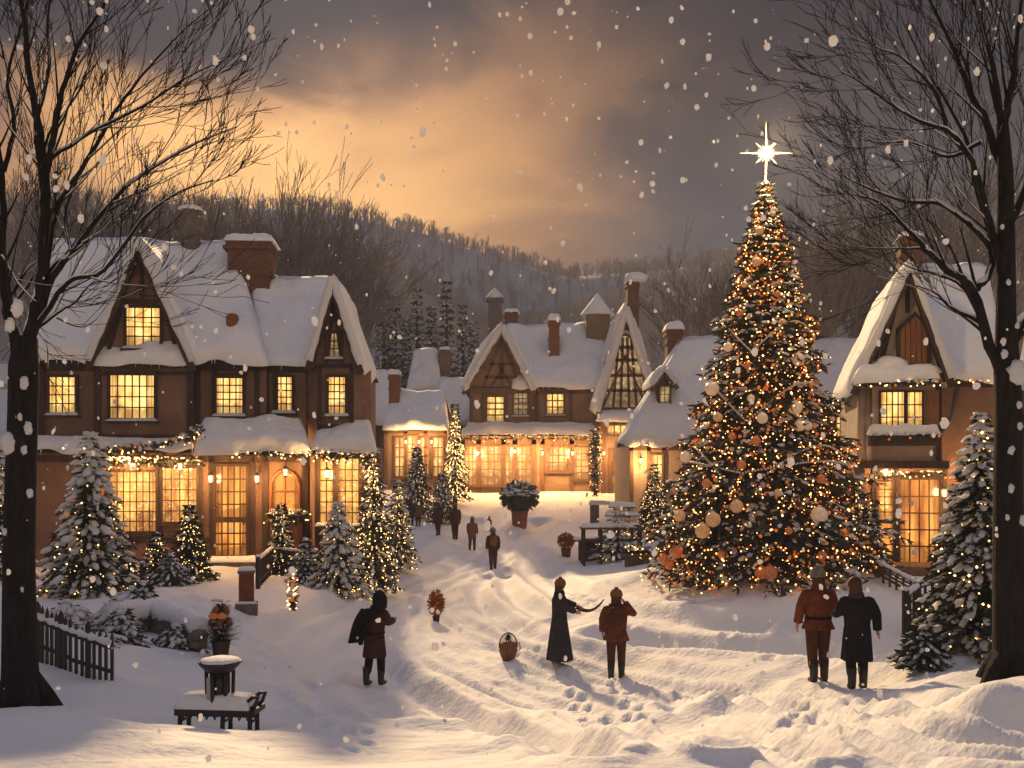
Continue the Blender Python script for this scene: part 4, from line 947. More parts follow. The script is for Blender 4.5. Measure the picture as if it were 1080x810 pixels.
    garland(H.o, [L(920, 500, .3), L(1000, 500, .3)], 114, .12, dens=80, snowy=.2)
    chimney(H, 950, 972, 248, 290, 3.2, 1.1, 15, True, .2)
    for px, py, y, e in ((934,498,.1,70),(996,520,.1,60),(1020,500,.4,35)): fill_lamp(H, px, py, y, e)  # added lanterns, warm fill for the porch
    H.done()
house_right()

# ---- smaller houses further back
def small_house(px, py, D, fl, fr, apex, eave, top, label, m='plaster2', seed=1, wins=(), chim=None, depth=7, yaw=0, front_gable=None):
    H = House('small_house', px, py, D, yaw, label); L = H.L; V = Vector; H.timm = M['timber2']
    H.wall(fl+3, fr-3, eave-2, py, 0, depth, M[m], drop=2.5); yr = depth/2
    A = L(apex[0], top, yr); B = L(apex[1], top, yr); C = L(fr, eave, -.5); Dd = L(fl, eave, -.5); roofpatch(H, A, B, C, Dd, seed, .42, .5)
    bk = lambda p: V((p.x, 2*yr-p.y, p.z)); roofpatch(H, B, A, bk(Dd), bk(C), seed+1, .4, icicles=False)
    for sx, T in ((fl+3, A), (fr-3, B)):
        e = L(sx, eave, 0); mb = MB(); w = .25 if sx < px else -.25
        mb.add([V((e.x, .05, e.z)), V((e.x, depth-.05, e.z)), V((T.x+w, yr, T.z-.3)), V((e.x+w, .05, e.z)), V((e.x+w, depth-.05, e.z)), V((T.x+2*w, yr, T.z-.3))], [(0,1,2),(5,4,3),(0,2,5,3),(1,4,5,2),(0,3,4,1)]); mb.build('gable_wall', M[m], H.o)
    if front_gable: gable_y(H, *front_gable, -.3, yr, M[m], seed+4, .4, .35)
    for w in wins: window(H, *w[:4], 0, w[4], w[5], w[6], fw=.1, mw=.07, snow=False)
    for x in np.linspace(fl+4, fr-4, 4): H.beam([(x, eave+3), (x, py)], 0, .2)
    H.beam([(fl+3, eave+3), (fr-3, eave+3)], 0, .25)
    if chim: chimney(H, *chim)
    H.done(); s_ = H; return s_
Hs = small_house(438, 512, 60, 403, 474, (412,470), 452, 418, 'low snowy roofed house with glowing windows left of the street end', seed=201, chim=(410,421,394,425,2,.9,3,True,.4,'wood'),
    wins=((417,462,426,502,2,4,'shopfar'),(430,460,440,502,2,5,'shopfar'),(444,462,452,500,2,4,'shopfar'),(457,462,467,502,2,4,'shopfar')))
for px_ in (428, 442, 455): fill_lamp(Hs, px_, 466, -.8, 90, soft=.3)  # lamps added to brighten the dark wall front
small_house(452, 480, 78, 428, 466, (436,462), 412, 372, 'tall narrow snow roofed house behind the low glowing one', seed=205, chim=(464,474,368,400,2,1.2,4,True,.25,'plaster'), wins=((440,420,446,432,2,2,'windim'),))
small_house(392, 520, 68, 352, 424, (362,412), 447, 396, 'grey snow roofed house close behind the corner bay of the brown house', seed=209, wins=((382,460,389,475,2,2,'win'),))
small_house(480, 495, 72, 452, 512, (462,505), 447, 404, 'snow roofed house partly hidden left of the end gable', seed=213, wins=((468,456,474,470,2,2,'win'),(480,456,486,470,2,2,'shopfar')))
small_house(880, 520, 56, 846, 938, (858,918), 420, 364, 'long low house between christmas tree and the cream fronted house', seed=217, m='plaster', wins=((882,440,890,460,2,3,'win'),(900,440,908,460,2,3,'windim')))
small_house(912, 500, 66, 872, 960, (906,940), 362, 318, 'snow roofed house high behind the cream fronted gable', seed=221, m='plaster')
small_house(1130, 560, 40, 1070, 1180, (1085,1165), 410, 330, 'dark house at the far right behind the bare tree', seed=225, m='plaster', wins=((1082,440,1096,462,3,3,'windim'),))
# stone tower on the hillside
def tower():
    D = 112; x = (522-540)*D/F; z = hz(x, D); s = D/F; t = empty('stone_tower', Vector((x, D, z-1)), 0, 'slim dark stone tower with snow cap on the wooded slope', 'tower')
    zt = CZ+(HOR-318)*s-z+1; b = MB(); b.box((-.75,-.75,0), (.75,.75,zt)); b.box((-.95,-.95,zt), (.95,.95,zt+.3)); b.build('tower_body', M['stone'], t)
    b = MB(); b.lathe([(1.05,zt+.3),(1.0,zt+.5),(.1,zt+1.5)], n=10); b.build('snow', M['snow'], t, True)
tower()
# ------------------------------------------------------------------ garden trees and shrubs
def pine_at(name, px, D, pyt, wpx, seed, label, **k):
    x = (px-540)*D/F; b = Vector((x, D, gs(x, D)-.02)); h = CZ+(HOR-pyt)*D/F-b.z
    return conifer(name, b, h, wpx*D/F/2, seed, label, **k)
pine_px('snowy_pine', 95, 626, 455, 112, 301, 'full pine laden with thick snow in front of the left house', snow=.8, puff=.15, droop=.5, blade=.17, dens=1.15, lights=2, tiers=20, baubles=5, cat='pine tree')
pine_px('small_pine', 200, 612, 532, 52, 302, 'small dark pine with tiny lights below the left glowing windows', snow=.35, puff=.07, lights=3, dens=1.1, cat='pine tree')
pine_px('shrub', 166, 610, 562, 44, 303, 'round snow dusted shrub left of the small dark pine', snow=.5, puff=.06, lights=2, tiers=9, droop=.15, cat='shrub')
pine_at('small_pine', 297, 30.0, 530, 38, 304, 'small potted pine under the arched window', snow=.6, puff=.06, lights=2, cat='pine tree')
pine_at('snowy_pine', 357, 28.4, 530, 70, 305, 'low wide pine with heavy snow in front of the corner bay', snow=.9, puff=.13, droop=.5, lights=2, cat='pine tree')
pine_at('snowy_pine', 394, 29.2, 474, 62, 306, 'tall frosted pine with lights hugging the corner bay', snow=.5, puff=.08, lights=4, mname='needle2', cat='pine tree')
pine_px('snowy_pine', 440, 545, 470, 38, 307, 'frosted pine left of the street beyond the brown house', snow=.7, puff=.12, lights=2, mname='needle2', cat='pine tree', blade=.22)
pine_px('snowy_pine', 466, 552, 500, 32, 308, 'short frosted pine beside the walkers in the street', snow=.7, puff=.12, lights=2, mname='needle2', cat='pine tree', blade=.22)
pine_px('lit_tree', 480, 530, 424, 30, 309, 'slender tree wrapped in warm lights before the end house', snow=.4, puff=.12, lights=12, mname='needle2', cat='tree', blade=.24, D=58)
pine_px('small_pine', 690, 562, 488, 42, 310, 'dark pine with amber baubles beside the cottage wall', snow=.4, puff=.08, lights=2, cat='pine tree', baubles=6)
pine_px('small_pine', 722, 575, 505, 40, 311, 'narrow pine between cottage and christmas tree', snow=.4, puff=.08, lights=2, cat='pine tree', D=38)
pine_px('snowy_pine', 1034, 690, 438, 150, 312, 'pine with broad snow laden boughs at the foot of the right bare tree', snow=.8, puff=.10, droop=.5, blade=.13, dens=1.2, tiers=24, lights=1, cat='pine tree')
pine_px('snowy_pine', 918, 614, 545, 40, 313, 'frosted little pine at the right edge of the christmas tree', snow=.7, puff=.07, lights=2, mname='needle2', cat='pine tree')
pine_px('shrub', 652, 590, 534, 58, 314, 'snow heaped shrub growing against the wooden bench', snow=.95, puff=.13, lights=2, tiers=9, droop=.15, mname='needle2', cat='shrub')
pine_px('shrub', 152, 668, 622, 40, 315, 'round shrub with snow tufts on the bank below the large pine', snow=.8, puff=.08, tiers=9, droop=.15, cat='shrub')
pine_px('shrub', 128, 690, 655, 42, 316, 'low snowy shrub just above the picket fence', snow=.9, puff=.09, tiers=7, droop=.15, cat='shrub')
pine_px('shrub', 1000, 690, 655, 60, 317, 'low frosted shrub beside the broad pine on the right', snow=.9, puff=.08, tiers=7, droop=.15, cat='shrub')
pine_at('shrub', 322, 28.8, 568, 40, 320, 'low snow tufted shrub between the steps and the corner bay', snow=.9, puff=.08, tiers=8, droop=.15, mname='needle2', cat='shrub')
pine_at('shrub', 180, 26.5, 585, 50, 321, 'broad snow tufted shrub in front of the small dark pine', snow=.9, puff=.08, tiers=8, droop=.15, mname='needle2', cat='shrub')
pine_at('shrub', 60, 17, 655, 70, 322, 'snow buried shrub behind the picket fence near the left tree', snow=.95, puff=.08, tiers=8, droop=.15, mname='needle2', cat='shrub')
pine_at('shrub', 185, 17.5, 660, 50, 323, 'frosted shrub poking out over the dark stone wall', snow=.95, puff=.07, tiers=8, droop=.15, mname='needle2', cat='shrub')
pine_at('shrub', 975, 15.2, 662, 60, 324, 'frosted shrub left of the broad right pine', snow=.9, puff=.06, tiers=8, droop=.15, cat='shrub')
pine_at('snowy_pine', 420, 36, 505, 44, 325, 'bushy frosted pine between the corner bay and the street', snow=.7, puff=.1, lights=3, mname='needle2', cat='pine tree')
pine_at('snowy_pine', 905, 25.5, 520, 46, 326, 'frosted pine tucked between christmas tree and cream house', snow=.7, puff=.09, lights=3, mname='needle2', cat='pine tree')
for px, D, pt, w, sd, lb in ((70, 19, 638, 70, 330, 'wide snow heaped bush on the bank under the large left pine'), (118, 18.5, 640, 54, 331, 'second snow heaped bush right of the wide one on the left bank'),
      (208, 18, 668, 44, 332, 'snowy bush between the stone wall and the cone planter'), (92, 16, 680, 60, 333, 'low snow heaped bush close behind the middle of the picket fence'), (145, 22, 622, 46, 334, 'snow heaped bush at the right foot of the large left pine')):
    pine_at('bush', px, D, pt, w, sd, lb, snow=1., puff=.13, tiers=8, droop=.2, mname='needle2', cat='bush', group='snow heaped bushes on the left bank')
pine_at('snowy_pine', -2, 27, 470, 80, 335, 'dark snowy pine left of the forked bare tree at the frame edge', snow=.7, puff=.12, lights=1, cat='pine tree')
for i, (px, pt, wd, lb) in enumerate([(405,300,22,'leftmost of the dark hillside firs above the snowy roofs'), (417,305,20,'second dark hillside fir from the left'), (440,298,24,'hillside fir left of the tallest one'),
      (471,290,26,'tallest dark fir in the middle of the hillside'), (455,318,20,'short fir at the foot of the tallest hillside fir'), (488,316,20,'short fir right of the tallest hillside fir'), (500,335,18,'little fir left of the stone tower'),
      (560,338,16,'small fir right of the stone tower'), (428,332,18,'small fir low on the hillside above the roofs')]):
    D = 96+i; x = (px-540)*D/F; z = gz(x, D); t = CZ+(HOR-pt)*D/F-z
    conifer('fir_tree', Vector((x, D, z-.2)), t, wd*1.4*D/F/2, 400+i, lb, 'fir tree', 'firs on the hillside', snow=.6, puff=.26, tiers=22, blade=.5, dens=.9, mname='needle2')

# ------------------------------------------------------------------ furniture of the square
def slabflat(x0, x1, y0, y1, z, th, parent, seed=1, name='snow', e=.1):
    V = Vector; return slab(V((x0, y1, z)), V((x1, y1, z)), V((x1, y0, z)), V((x0, y0, z)), th, name, M['snow'], parent, False, 20, 10, .35, e, .003, seed=seed)
def fence_left():
    a = GS(40, 718); b = GS(155, 722); t = empty('picket_fence', a, 0, 'dark snow capped picket fence running from the left bare tree', 'fence'); d = b-a; rn = random.Random(1)
    d.y = -.4; pts = [Vector((0,0,0)), Vector((d.x*.45, -.15, 0)), Vector((d.x, -.3, 0))]
    zf = lambda q: gs(a.x+q.x, a.y+q.y)-a.z
    rail = MB(); sn = MB(); n = 15
    for i in range(n):
        u = i/(n-1); q = pts[0].lerp(pts[1], u*2) if u < .5 else pts[1].lerp(pts[2], u*2-1); z = zf(q); p = MB(); w = .018 if i % 5 else .035; h = .72+rn.uniform(-.03,.03)+(.06 if i % 5 == 0 else 0)-.12*u
        p.box((q.x-w, q.y-.02, z-.25), (q.x+w, q.y+.02, z+h)); p.add([(q.x-w,q.y-.02,z+h),(q.x+w,q.y-.02,z+h),(q.x+w,q.y+.02,z+h),(q.x-w,q.y+.02,z+h),(q.x,q.y,z+h+.08)], [(0,1,4),(1,2,4),(2,3,4),(3,0,4)])
        p.build('post' if i % 5 == 0 else 'picket', M['black'], t)
    for k in (0, 1):
        A = pts[k].copy(); B = pts[k+1].copy(); A.z = zf(A)+.58-.06*k; B.z = zf(B)+.52-.06*k; rail.beam(A, B, .07, .05)
        m = 16; sn.tube([A.lerp(B, j/m)+Vector((0,0,.05)) for j in range(m+1)], [.045+rn.uniform(-.012,.02) for _ in range(m+1)], 6)
        A.z -= .36; B.z -= .34; rail.beam(A, B, .05, .04)
    r = rail.build('rail', M['black'], t); sn.build('snow', M['snow'], r, True)
fence_left()
def stone_bank():
    rn = random.Random(7)
    t = empty('stone_wall', GS(190, 690), 0, 'low dark stone garden wall topped with snow behind the picket fence', 'stone wall'); o = t.location; P = [GS(120, 676), GS(160, 672), GS(188, 680), GS(215, 698)]
    b = MB(); s = MB(); line = []
    for i in range(3):
        for k in range(8): line.append(P[i].lerp(P[i+1], k/8)-o)
    for p in line:
        for zz in (-.05, .12, .27):
            b.ball(p+Vector((rn.uniform(-.04,.04), rn.uniform(-.05,.05), zz)), rn.uniform(.11,.16), 7, 5, (1.2,1,.75), .15, rn)
    s.tube([p+Vector((0,.03,.40)) for p in line], [.20+rn.uniform(-.04,.04) for _ in line], 10)
    b.build('stones', M['stone'], t); s.build('snow', M['snow'], t, True)
stone_bank()
def sled_bench():
    b0 = GS(232, 774)+Vector((0,0,.13)); s = b0.y/F; t = empty('low_bench', b0, R(-6), 'low dark garden bench under thick snow in the left foreground', 'bench'); w = 44*s; h = 30*s
    fr = MB(); fr.box((-w*.98,-.17,h*.45), (w,.17,h*.62)); fr.build('seat', M['black'], t)
    for x in (-w*.9, w*.15, w*.82):
        l = MB(); l.tube([(x,-.14,-.3),(x+.02,-.14,h*.5)], .03, 6); l.tube([(x,.14,-.3),(x,.14,h*.5)], .03, 6); l.tube([(x,-.14,h*.12),(x,.14,h*.12)], .02, 6); l.build('leg', M['black'], t, True)
    ap = MB()
    for k in range(9): x = -w*.85+k*w*.2; ap.tube([(x,-.16,h*.45),(x+w*.06,-.17,h*.25),(x+w*.12,-.16,h*.45)], .014, 5)
    ap.box((-w*.98,-.185,h*.36), (w,-.172,h*.6)); ap.build('apron', M['black'], t)
    for yy in (-.12,.12):
        ar = MB(); ar.tube([(w*.82,yy,h*.6),(w*.95,yy,h*.72),(w*1.04,yy,h*1.05),(w*.9,yy,h*1.02),(w*.7,yy,h*.78)], .025, 6); ar.build('armrest', M['black'], t, True)
    slabflat(-w*1.02, w*.85, -.19, .19, h*.62, .13, t, 5)
    # the stove like lantern standing on it
    top = Vector((0,0,h*.62+.02)); q = empty('iron_lantern', t.matrix_basis@top if False else b0+Vector((0,0,h*.62+.03)), R(-6), 'black iron lantern with flared snow capped lid on the low bench', 'lantern'); H2 = 60*s*.72; r = 21*s
    bd = MB(); bd.lathe([(r*.72,0),(r*.72,H2*.04),(r*.60,H2*.06)], n=12); bd.build('base', M['black'], q)
    for k in range(6):
        a = k*math.pi/3+.3; p = MB(); p.tube([(r*.62*math.cos(a), r*.62*math.sin(a), .0), (r*.66*math.cos(a), r*.66*math.sin(a), H2*.8)], r*.10, 6); p.build('bar', M['black'], q, True)
    c = MB(); c.lathe([(r*.5,H2*.03),(r*.5,H2*.8)], n=12); c.build('core', M['black'], q, True)
    pl = MB(); pl.box((-r*.42,-r*.66,H2*.08), (-r*.1,-r*.58,H2*.68)); pl.build('glass_strip', mat('frosted_glass', (.35,.36,.38), .2), q)
    ld = MB(); ld.lathe([(r*.66,H2*.78),(r*.78,H2*.84),(r*1.05,H2*.98),(r*1.08,H2*1.02),(r*.9,H2*1.03)], n=18); lid = ld.build('lid', M['black'], q, True)
    sn = MB(); sn.ball((0,0,H2*1.04), r*1.0, 18, 8, (1,1,.2), .04, random.Random(3)); sn.build('snow', M['snow'], lid, True)
sled_bench()
def planter():
    b = GS(233, 702); s = b.y/F; t = empty('planter', b, 0, 'tall evergreen arrangement with cones and orange bow beside the foreground bench', 'planter'); h = 62*s; rn = random.Random(8)
    p = MB(); p.lathe([(.11,-.1),(.13,.05),(.16,.28),(.18,.3)], n=12); p.build('pot', M['timber'], t, True)
    f = MB()
    for k in range(900):
        u = rn.random(); z = .25+(h-.35)*u; rr = (.30 if u < .45 else .19)*(1-.3*u); a = rn.random()*6.3; c = Vector((math.cos(a)*rr*.3, math.sin(a)*rr*.3, z)); d = Vector((math.cos(a), math.sin(a), rn.uniform(-.3,.8))).normalized()*rr*rn.uniform(.6,1.3)
        w = Vector((-d.y, d.x, 0)).normalized()*.012; f.add([c-w, c+w, c+d], [(0,1,2)])
    f.build('foliage', M['needle'], t)
    for k in range(7):
        a = 3.6+k*.4; c = MB(); u = .62+.10*(k % 3); c.lathe([(.01,-.075),(.05,-.05),(.06,0),(.045,.05),(.01,.08)], n=10, jit=lambda a, z: .18*math.sin(a*8+z*90)); o = c.build('pine_cone', M['wood'], t); o.location = (math.cos(a)*.16, math.sin(a)*.16, h*u)
    bw = MB(); bw.ball((-.07,-.2,h*.74), .075, 10, 6, (1.2,.5,.7)); bw.ball((.07,-.2,h*.74), .075, 10, 6, (1.2,.5,.7)); bw.ball((0,-.22,h*.74), .03, 8, 5); bw.build('bow', M['copperb'], t, True)
    s2 = MB()
    for k in range(14): a = rn.random()*6.3; s2.ball((math.cos(a)*.15, math.sin(a)*.15, h*rn.uniform(.5,1.02)), rn.uniform(.02,.05), 7, 5, (1.3,1,.6), .2, rn)
    s2.build('snow', M['puff'], t, True, kind='stuff')
planter()
def pillar(px, pyb, pyt, wpx, label):
    b = GS(px, pyb); s = b.y/F; h = (pyb-pyt)*s; w = wpx*s/2; t = empty('stone_pillar', b, R(12), label, 'pillar')
    a = MB(); a.box((-w*1.5,-w*1.5,-.2), (w*1.5,w*1.5,h*.22)); a.build('plinth', M['stone'], t); c = MB(); c.box((-w,-w,h*.22), (w,w,h*.88)); c.build('shaft', mat('red_stone', (.20,.06,.035), .8, vary=.3, scale=6, bump=.5), t)
    k = MB(); k.box((-w*1.15,-w*1.15,h*.88), (w*1.15,w*1.15,h*.95)); ko = k.build('capstone', M['stone'], t); slabflat(-w*1.15, w*1.15, -w*1.15, w*1.15, h*.95, .07, ko, e=.08); slabflat(-w*1.5, w*1.5, -w*1.5, -w*1.02, h*.22, .05, t, e=.05)
pillar(260, 660, 613, 15, 'square reddish stone pillar with snow on its plinth in the left yard')
def garland_post():
    b = GS(309, 644); s = b.y/F; h = 42*s; t = empty('garland_post', b, 0, 'short post wound with pale lit garland at the porch rail', 'post'); p = MB(); p.tube([(0,0,-.2),(0,0,h)], .035, 8); p.build('post', M['timber'], t)
    garland(t, [Vector((0,0,.05)), Vector((0,0,h*.95))], 51, .15, dens=420, snowy=.5)
garland_post()
def railing(P, label, h=.8, seed=1, name='porch_railing', m='timber', n=None, snow=.06, lattice=False):
    rn = random.Random(seed); o = P[0]; t = empty(name, o, 0, label, 'railing'); r = MB(); sn = MB()
    for i in range(len(P)-1):
        A = P[i]-o; B = P[i+1]-o; L = (B-A).length; k = n or max(2, int(L/.35))
        for j in range(k+1):
            if j == 0 and i > 0: continue
            q = A.lerp(B, j/k); z = gs(q.x+o.x, q.y+o.y)-o.z; big = j in (0, k); p = MB(); w = .05 if big else .022; p.box((q.x-w, q.y-w, z-.25), (q.x+w, q.y+w, q.z+h+(.12 if big else -.02))); p.build('post' if big else 'baluster', M[m], t)
            if big: sn.ball((q.x, q.y, q.z+h+.13), .075, 10, 6, (1,1,.6), .08, rn)
        up = Vector((0,0,h)); r.beam(A+up, B+up, .06, .06); r.beam(A+up*.25, B+up*.25, .05, .04)
        if lattice: r.beam(A+up*.5, B+up*.5, .035, .03); r.beam(A+up*.75, B+up*.75, .035, .03)
        c = 16; sn.tube([A.lerp(B, j/c)+up+Vector((0,0,.045)) for j in range(c+1)], [snow*rn.uniform(.7,1.2) for _ in range(c+1)], 6)
    ro = r.build('rail', M[m], t); sn.build('snow', M['snow'], ro, True)
railing([GS(272, 622), GS(287, 606), GS(333, 612)], 'wooden porch railing with snow beside the front steps of the brown house', .75, 2)
railing([GS(955, 668), GS(968, 655), GS(1012, 640)], 'snowy lattice railing between the porch and the broad right pine', .72, 3, lattice=True)
railing([GS(925, 618), GS(968, 634)], 'plank railing in front of the glowing door of the cream house', .35, 4, m='timber2', lattice=True)
railing([GS(150, 612), GS(215, 606)], 'low rail before the glowing windows of the brown house', .35, 5)
def steps():
    b = GS(325, 606); t = empty('stone_steps', b, R(-15), 'three snow covered stone steps climbing to the brown house porch', 'steps')
    for i in range(3):
        m = MB(); m.box((-1.0,.35*i-.4,-.5), (1.0,.35*i+.0,.16*(i+1))); o = m.build('step', M['stone'], t); slabflat(-1.0, 1.0, .35*i-.42, .35*i-.01, .16*(i+1), .09, o, i, e=.08)
steps()
def bench_frame():
    b = GS(645, 592); s = b.y/F; t = empty('wooden_bench', b, R(4), 'weathered wooden market bench with snowy top left of the christmas tree', 'bench'); w = 30*s; h = 36*s
    for x in (-w, -w*.4, w*.15, w*.7, w):
        l = MB(); l.box((x-.05,-.3,-.2), (x+.05,-.2,h*.95)); l.build('leg', M['timber'], t); l = MB(); l.box((x-.05,.2,-.2), (x+.05,.3,h*.95)); l.build('leg', M['timber'], t)
    tp = MB()
    for k in range(4): tp.box((-w*1.1,-.36+k*.18,h*.94), (w*1.08,-.2+k*.18,h)); 
    o = tp.build('table_top', M['timber2'], t); slabflat(-w*1.1, w*1.08, -.36, .34, h, .17, o, 4, e=.15)
    r = MB(); r.box((-w,-.29,h*.25), (w,-.21,h*.33)); r.box((-w,-.29,h*.6), (w,-.22,h*.66)); r.build('rail', M['timber'], t)
    for k in (1.3, 1.55):
        sh = MB(); sh.box((-w*.2+(k-1.3)*w*.5,.0,h*k-.0), (w*1.0-(k-1.3)*w*.4,.3,h*k+.05)); sh.box((w*.1,.1,h*.95),(w*.16,.16,h*k)); sh.box((w*.6,.1,h*.95),(w*.66,.16,h*k)); so = sh.build('shelf', M['timber2'], t); slabflat(-w*.2+(k-1.3)*w*.5, w*1.0-(k-1.3)*w*.4, -.02, .3, h*k+.05, .2, so, 7, e=.1)
    # small crate seat at its left end
    b2 = GS(620, 591); q = empty('wooden_crate', b2, R(8), 'squat dark wooden crate with snow at the left end of the market bench', 'crate'); c = MB(); cw = 9*s; ch = 22*s
    for k in range(4): c.box((-cw+k*cw*.5+.01,-cw,-.15), (-cw+(k+1)*cw*.5-.01,cw,ch*.9))
    c.build('body', M['timber'], q); l = MB(); l.box((-cw*1.6,-cw*1.1,ch*.9), (cw*1.2,cw*1.1,ch)); lo = l.build('lid', M['timber2'], q); slabflat(-cw*1.6, cw*1.2, -cw*1.1, cw*1.1, ch, .1, lo, 9)
    b3 = GS(627, 552); q = empty('stone_post', b3, 0, 'short stone post with snow slab before the end house door', 'post'); c = MB(); c.box((-.22,-.22,-.2), (.22,.22,1.0)); c.build('shaft', M['stone'], q); slabflat(-.3, .9, -.3, .3, 1.0, .2, q, 3)
bench_frame()
def pot_shrub(px, pyb, pyt, wpx, label, leaf, seed, pot='wood', potk=.45, snow=6, berries=0, name='potted_shrub', pw=1.):
    b = GS(px, pyb); s = b.y/F; h = (pyb-pyt)*s; w = wpx*s/2; t = empty(name, b, 0, label, 'plant'); rn = random.Random(seed)
    p = MB(); p.lathe([(w*.45*pw,-.1),(w*.5*pw,0),(w*.6*pw,h*potk),(w*.64*pw,h*potk),(w*.64*pw,h*potk+.03)], n=14); p.build('pot', M[pot], t, True)
    f = MB(); c0 = Vector((0,0,h*(potk+1)/2)); hz_ = h*(1-potk)/2
    for k in range(750):
        d = Vector((rn.gauss(0,1), rn.gauss(0,1), rn.gauss(0,1))).normalized(); p0 = c0+Vector((d.x*w, d.y*w, d.z*hz_))*rn.uniform(.55,.92); v = Vector((rn.uniform(-1,1), rn.uniform(-1,1), rn.uniform(-1,1))).normalized()*w*.14
        e = p0+d*w*.22; f.add([p0-v*.6, p0+v*.6, e+v*.5, e-v*.5], [(0,1,2,3)])
    f.lathe([(w*.2,h*potk),(w*.6,h*potk+hz_*.5),(w*.68,c0.z),(w*.5,c0.z+hz_*.6),(w*.1,c0.z+hz_*.85)], n=12)
    f.build('foliage', M[leaf], t); sn = MB()
    for k in range(snow*3): a = rn.random()*6.3; r = rn.random()**.6*.97; sn.ball((math.cos(a)*w*r, math.sin(a)*w*r, c0.z+hz_*math.sqrt(1-r*r)*rn.uniform(.2,1.)), w*rn.uniform(.06,.15), 7, 5, (1.3,1,.5), .2, rn)
    if snow: sn.build('snow', M['puff'], t, True, kind='stuff')
    if berries:
        bb = MB()
        for k in range(berries): d = Vector((rn.gauss(0,1), -abs(rn.gauss(0,1)), rn.gauss(0,1))).normalized(); bb.ball(c0+Vector((d.x*w, d.y*w, d.z*hz_))*1.02, w*.09, 7, 5)
        bb.build('berries', M['copper'], t, True, kind='stuff')
    return t
M['leafo'] = mat('orange_leaves', (.34,.12,.03), .7, vary=.5, scale=9)
pot_shrub(548, 556, 509, 40, 'snow topped round shrub in a red pot before the end house', 'needle2', 61, 'wood', .34, 60, name='potted_shrub', pw=.75)
pot_shrub(460, 650, 616, 18, 'little round bush with rust coloured leaves alone beside the curving track', 'leafo', 62, 'timber', .14, 3, 8, name='small_bush', pw=.7)
pot_shrub(597, 588, 563, 18, 'short tub of amber foliage at the left of the market bench', 'leafo', 63, 'timber2', .35, 2, 10, name='potted_shrub')
pot_shrub(408, 596, 568, 22, 'tub with orange berries at the foot of the tall frosted pine', 'leafo', 64, 'timber', .3, 3, 12, name='potted_shrub')
def basket():
    b = GS(536, 691); s = b.y/F; t = empty('wicker_basket', b, R(10), 'egg shaped wicker basket of greenery standing alone on the snow', 'basket'); h = 28*s; w = 9.5*s
    p = MB(); p.lathe([(w*.55,-.05),(w*.8,h*.12),(w,h*.35),(w*.92,h*.6),(w*.6,h*.68)], n=20, jit=lambda a, z: .06*math.sin(a*10+z*70)); p.build('body', M['wood'], t)
    g = MB(); rn = random.Random(6)
    for k in range(260):
        a = rn.random()*6.3; u = rn.random(); c = Vector((math.cos(a)*w*.4*(1-u), math.sin(a)*w*.4*(1-u), h*(.5+.4*u))); d = Vector((math.cos(a), math.sin(a), rn.uniform(0,1.2))).normalized()*w*rn.uniform(.3,.65); v = Vector((-d.y, d.x, 0)).normalized()*.012; g.add([c-v, c+v, c+d], [(0,1,2)])
    g.build('greenery', M['needle'], t); hd = MB(); hd.tube([Vector((math.cos(a)*w*1.02, 0, h*.45+math.sin(a)*h*.55)) for a in np.linspace(0, math.pi, 14)], .014, 6); hd.tube([(w*.9,-.02,h*.3),(w*1.35,-.04,h*.4),(w*1.2,-.04,h*.62),(w*.85,0,h*.6)], .012, 6); hd.build('handle', M['timber'], t, True)
basket()
def gift_tub(px, py, label, seed):
    b = GS(px, py); t = empty('planter_box', b, R(5), label, 'planter'); rn = random.Random(seed); p = MB(); p.box((-.45,-.25,-.1), (.45,.25,.38)); p.box((-.5,-.3,.34), (.5,.3,.42)); p.build('box', M['timber2'], t)
    garland(t, [Vector((-.4,0,.5)), Vector((.4,0,.5))], seed, .26, 'greenery', dens=300, snowy=.5)
gift_tub(672, 596, 'wooden planter box of greenery at the left foot of the christmas tree', 71)
# ------------------------------------------------------------------ people
M['skin'] = mat('skin', (.42,.24,.17), .6); M['bootm'] = mat('boot_leather', (.022,.016,.014), .5, spec=.5)
def cloth(n, c, v=.25): return mat(n, c, .95, vary=v, scale=7, bump=.35, bscale=60, spec=.1)
M['rust'] = cloth('rust_wool', (.15,.045,.022), .4); M['rustd'] = cloth('russet_cloth', (.085,.034,.022)); M['blackc'] = cloth('black_wool', (.016,.015,.016)); M['brownc'] = cloth('brown_wool', (.07,.028,.02))
M['greyc'] = cloth('charcoal_wool', (.045,.04,.042)); M['hairb'] = mat('hair_brown', (.07,.026,.012), .7, vary=.4, scale=20, stretch=(4,4,.5)); M['hatw'] = cloth('knit_grey', (.20,.17,.14), .5); M['tan'] = cloth('tan_cloth', (.20,.10,.05))
def skinmesh(V, E, Rr, parent, m, name='body', root=0):
    me = bpy.data.meshes.new(name); me.from_pydata([tuple(v) for v in V], E, []); o = bpy.data.objects.new(name, me); COL.objects.link(o); o.parent = parent
    me.materials.append(m); sk = o.modifiers.new('Skin', 'SKIN'); sk.use_smooth_shade = True
    for i, r in enumerate(Rr): d = me.skin_vertices[0].data[i]; d.radius = (r, r) if not isinstance(r, tuple) else r; d.use_root = (i == root)
    sb = o.modifiers.new('Subsurf', 'SUBSURF'); sb.levels = 1; sb.render_levels = 1
    return o
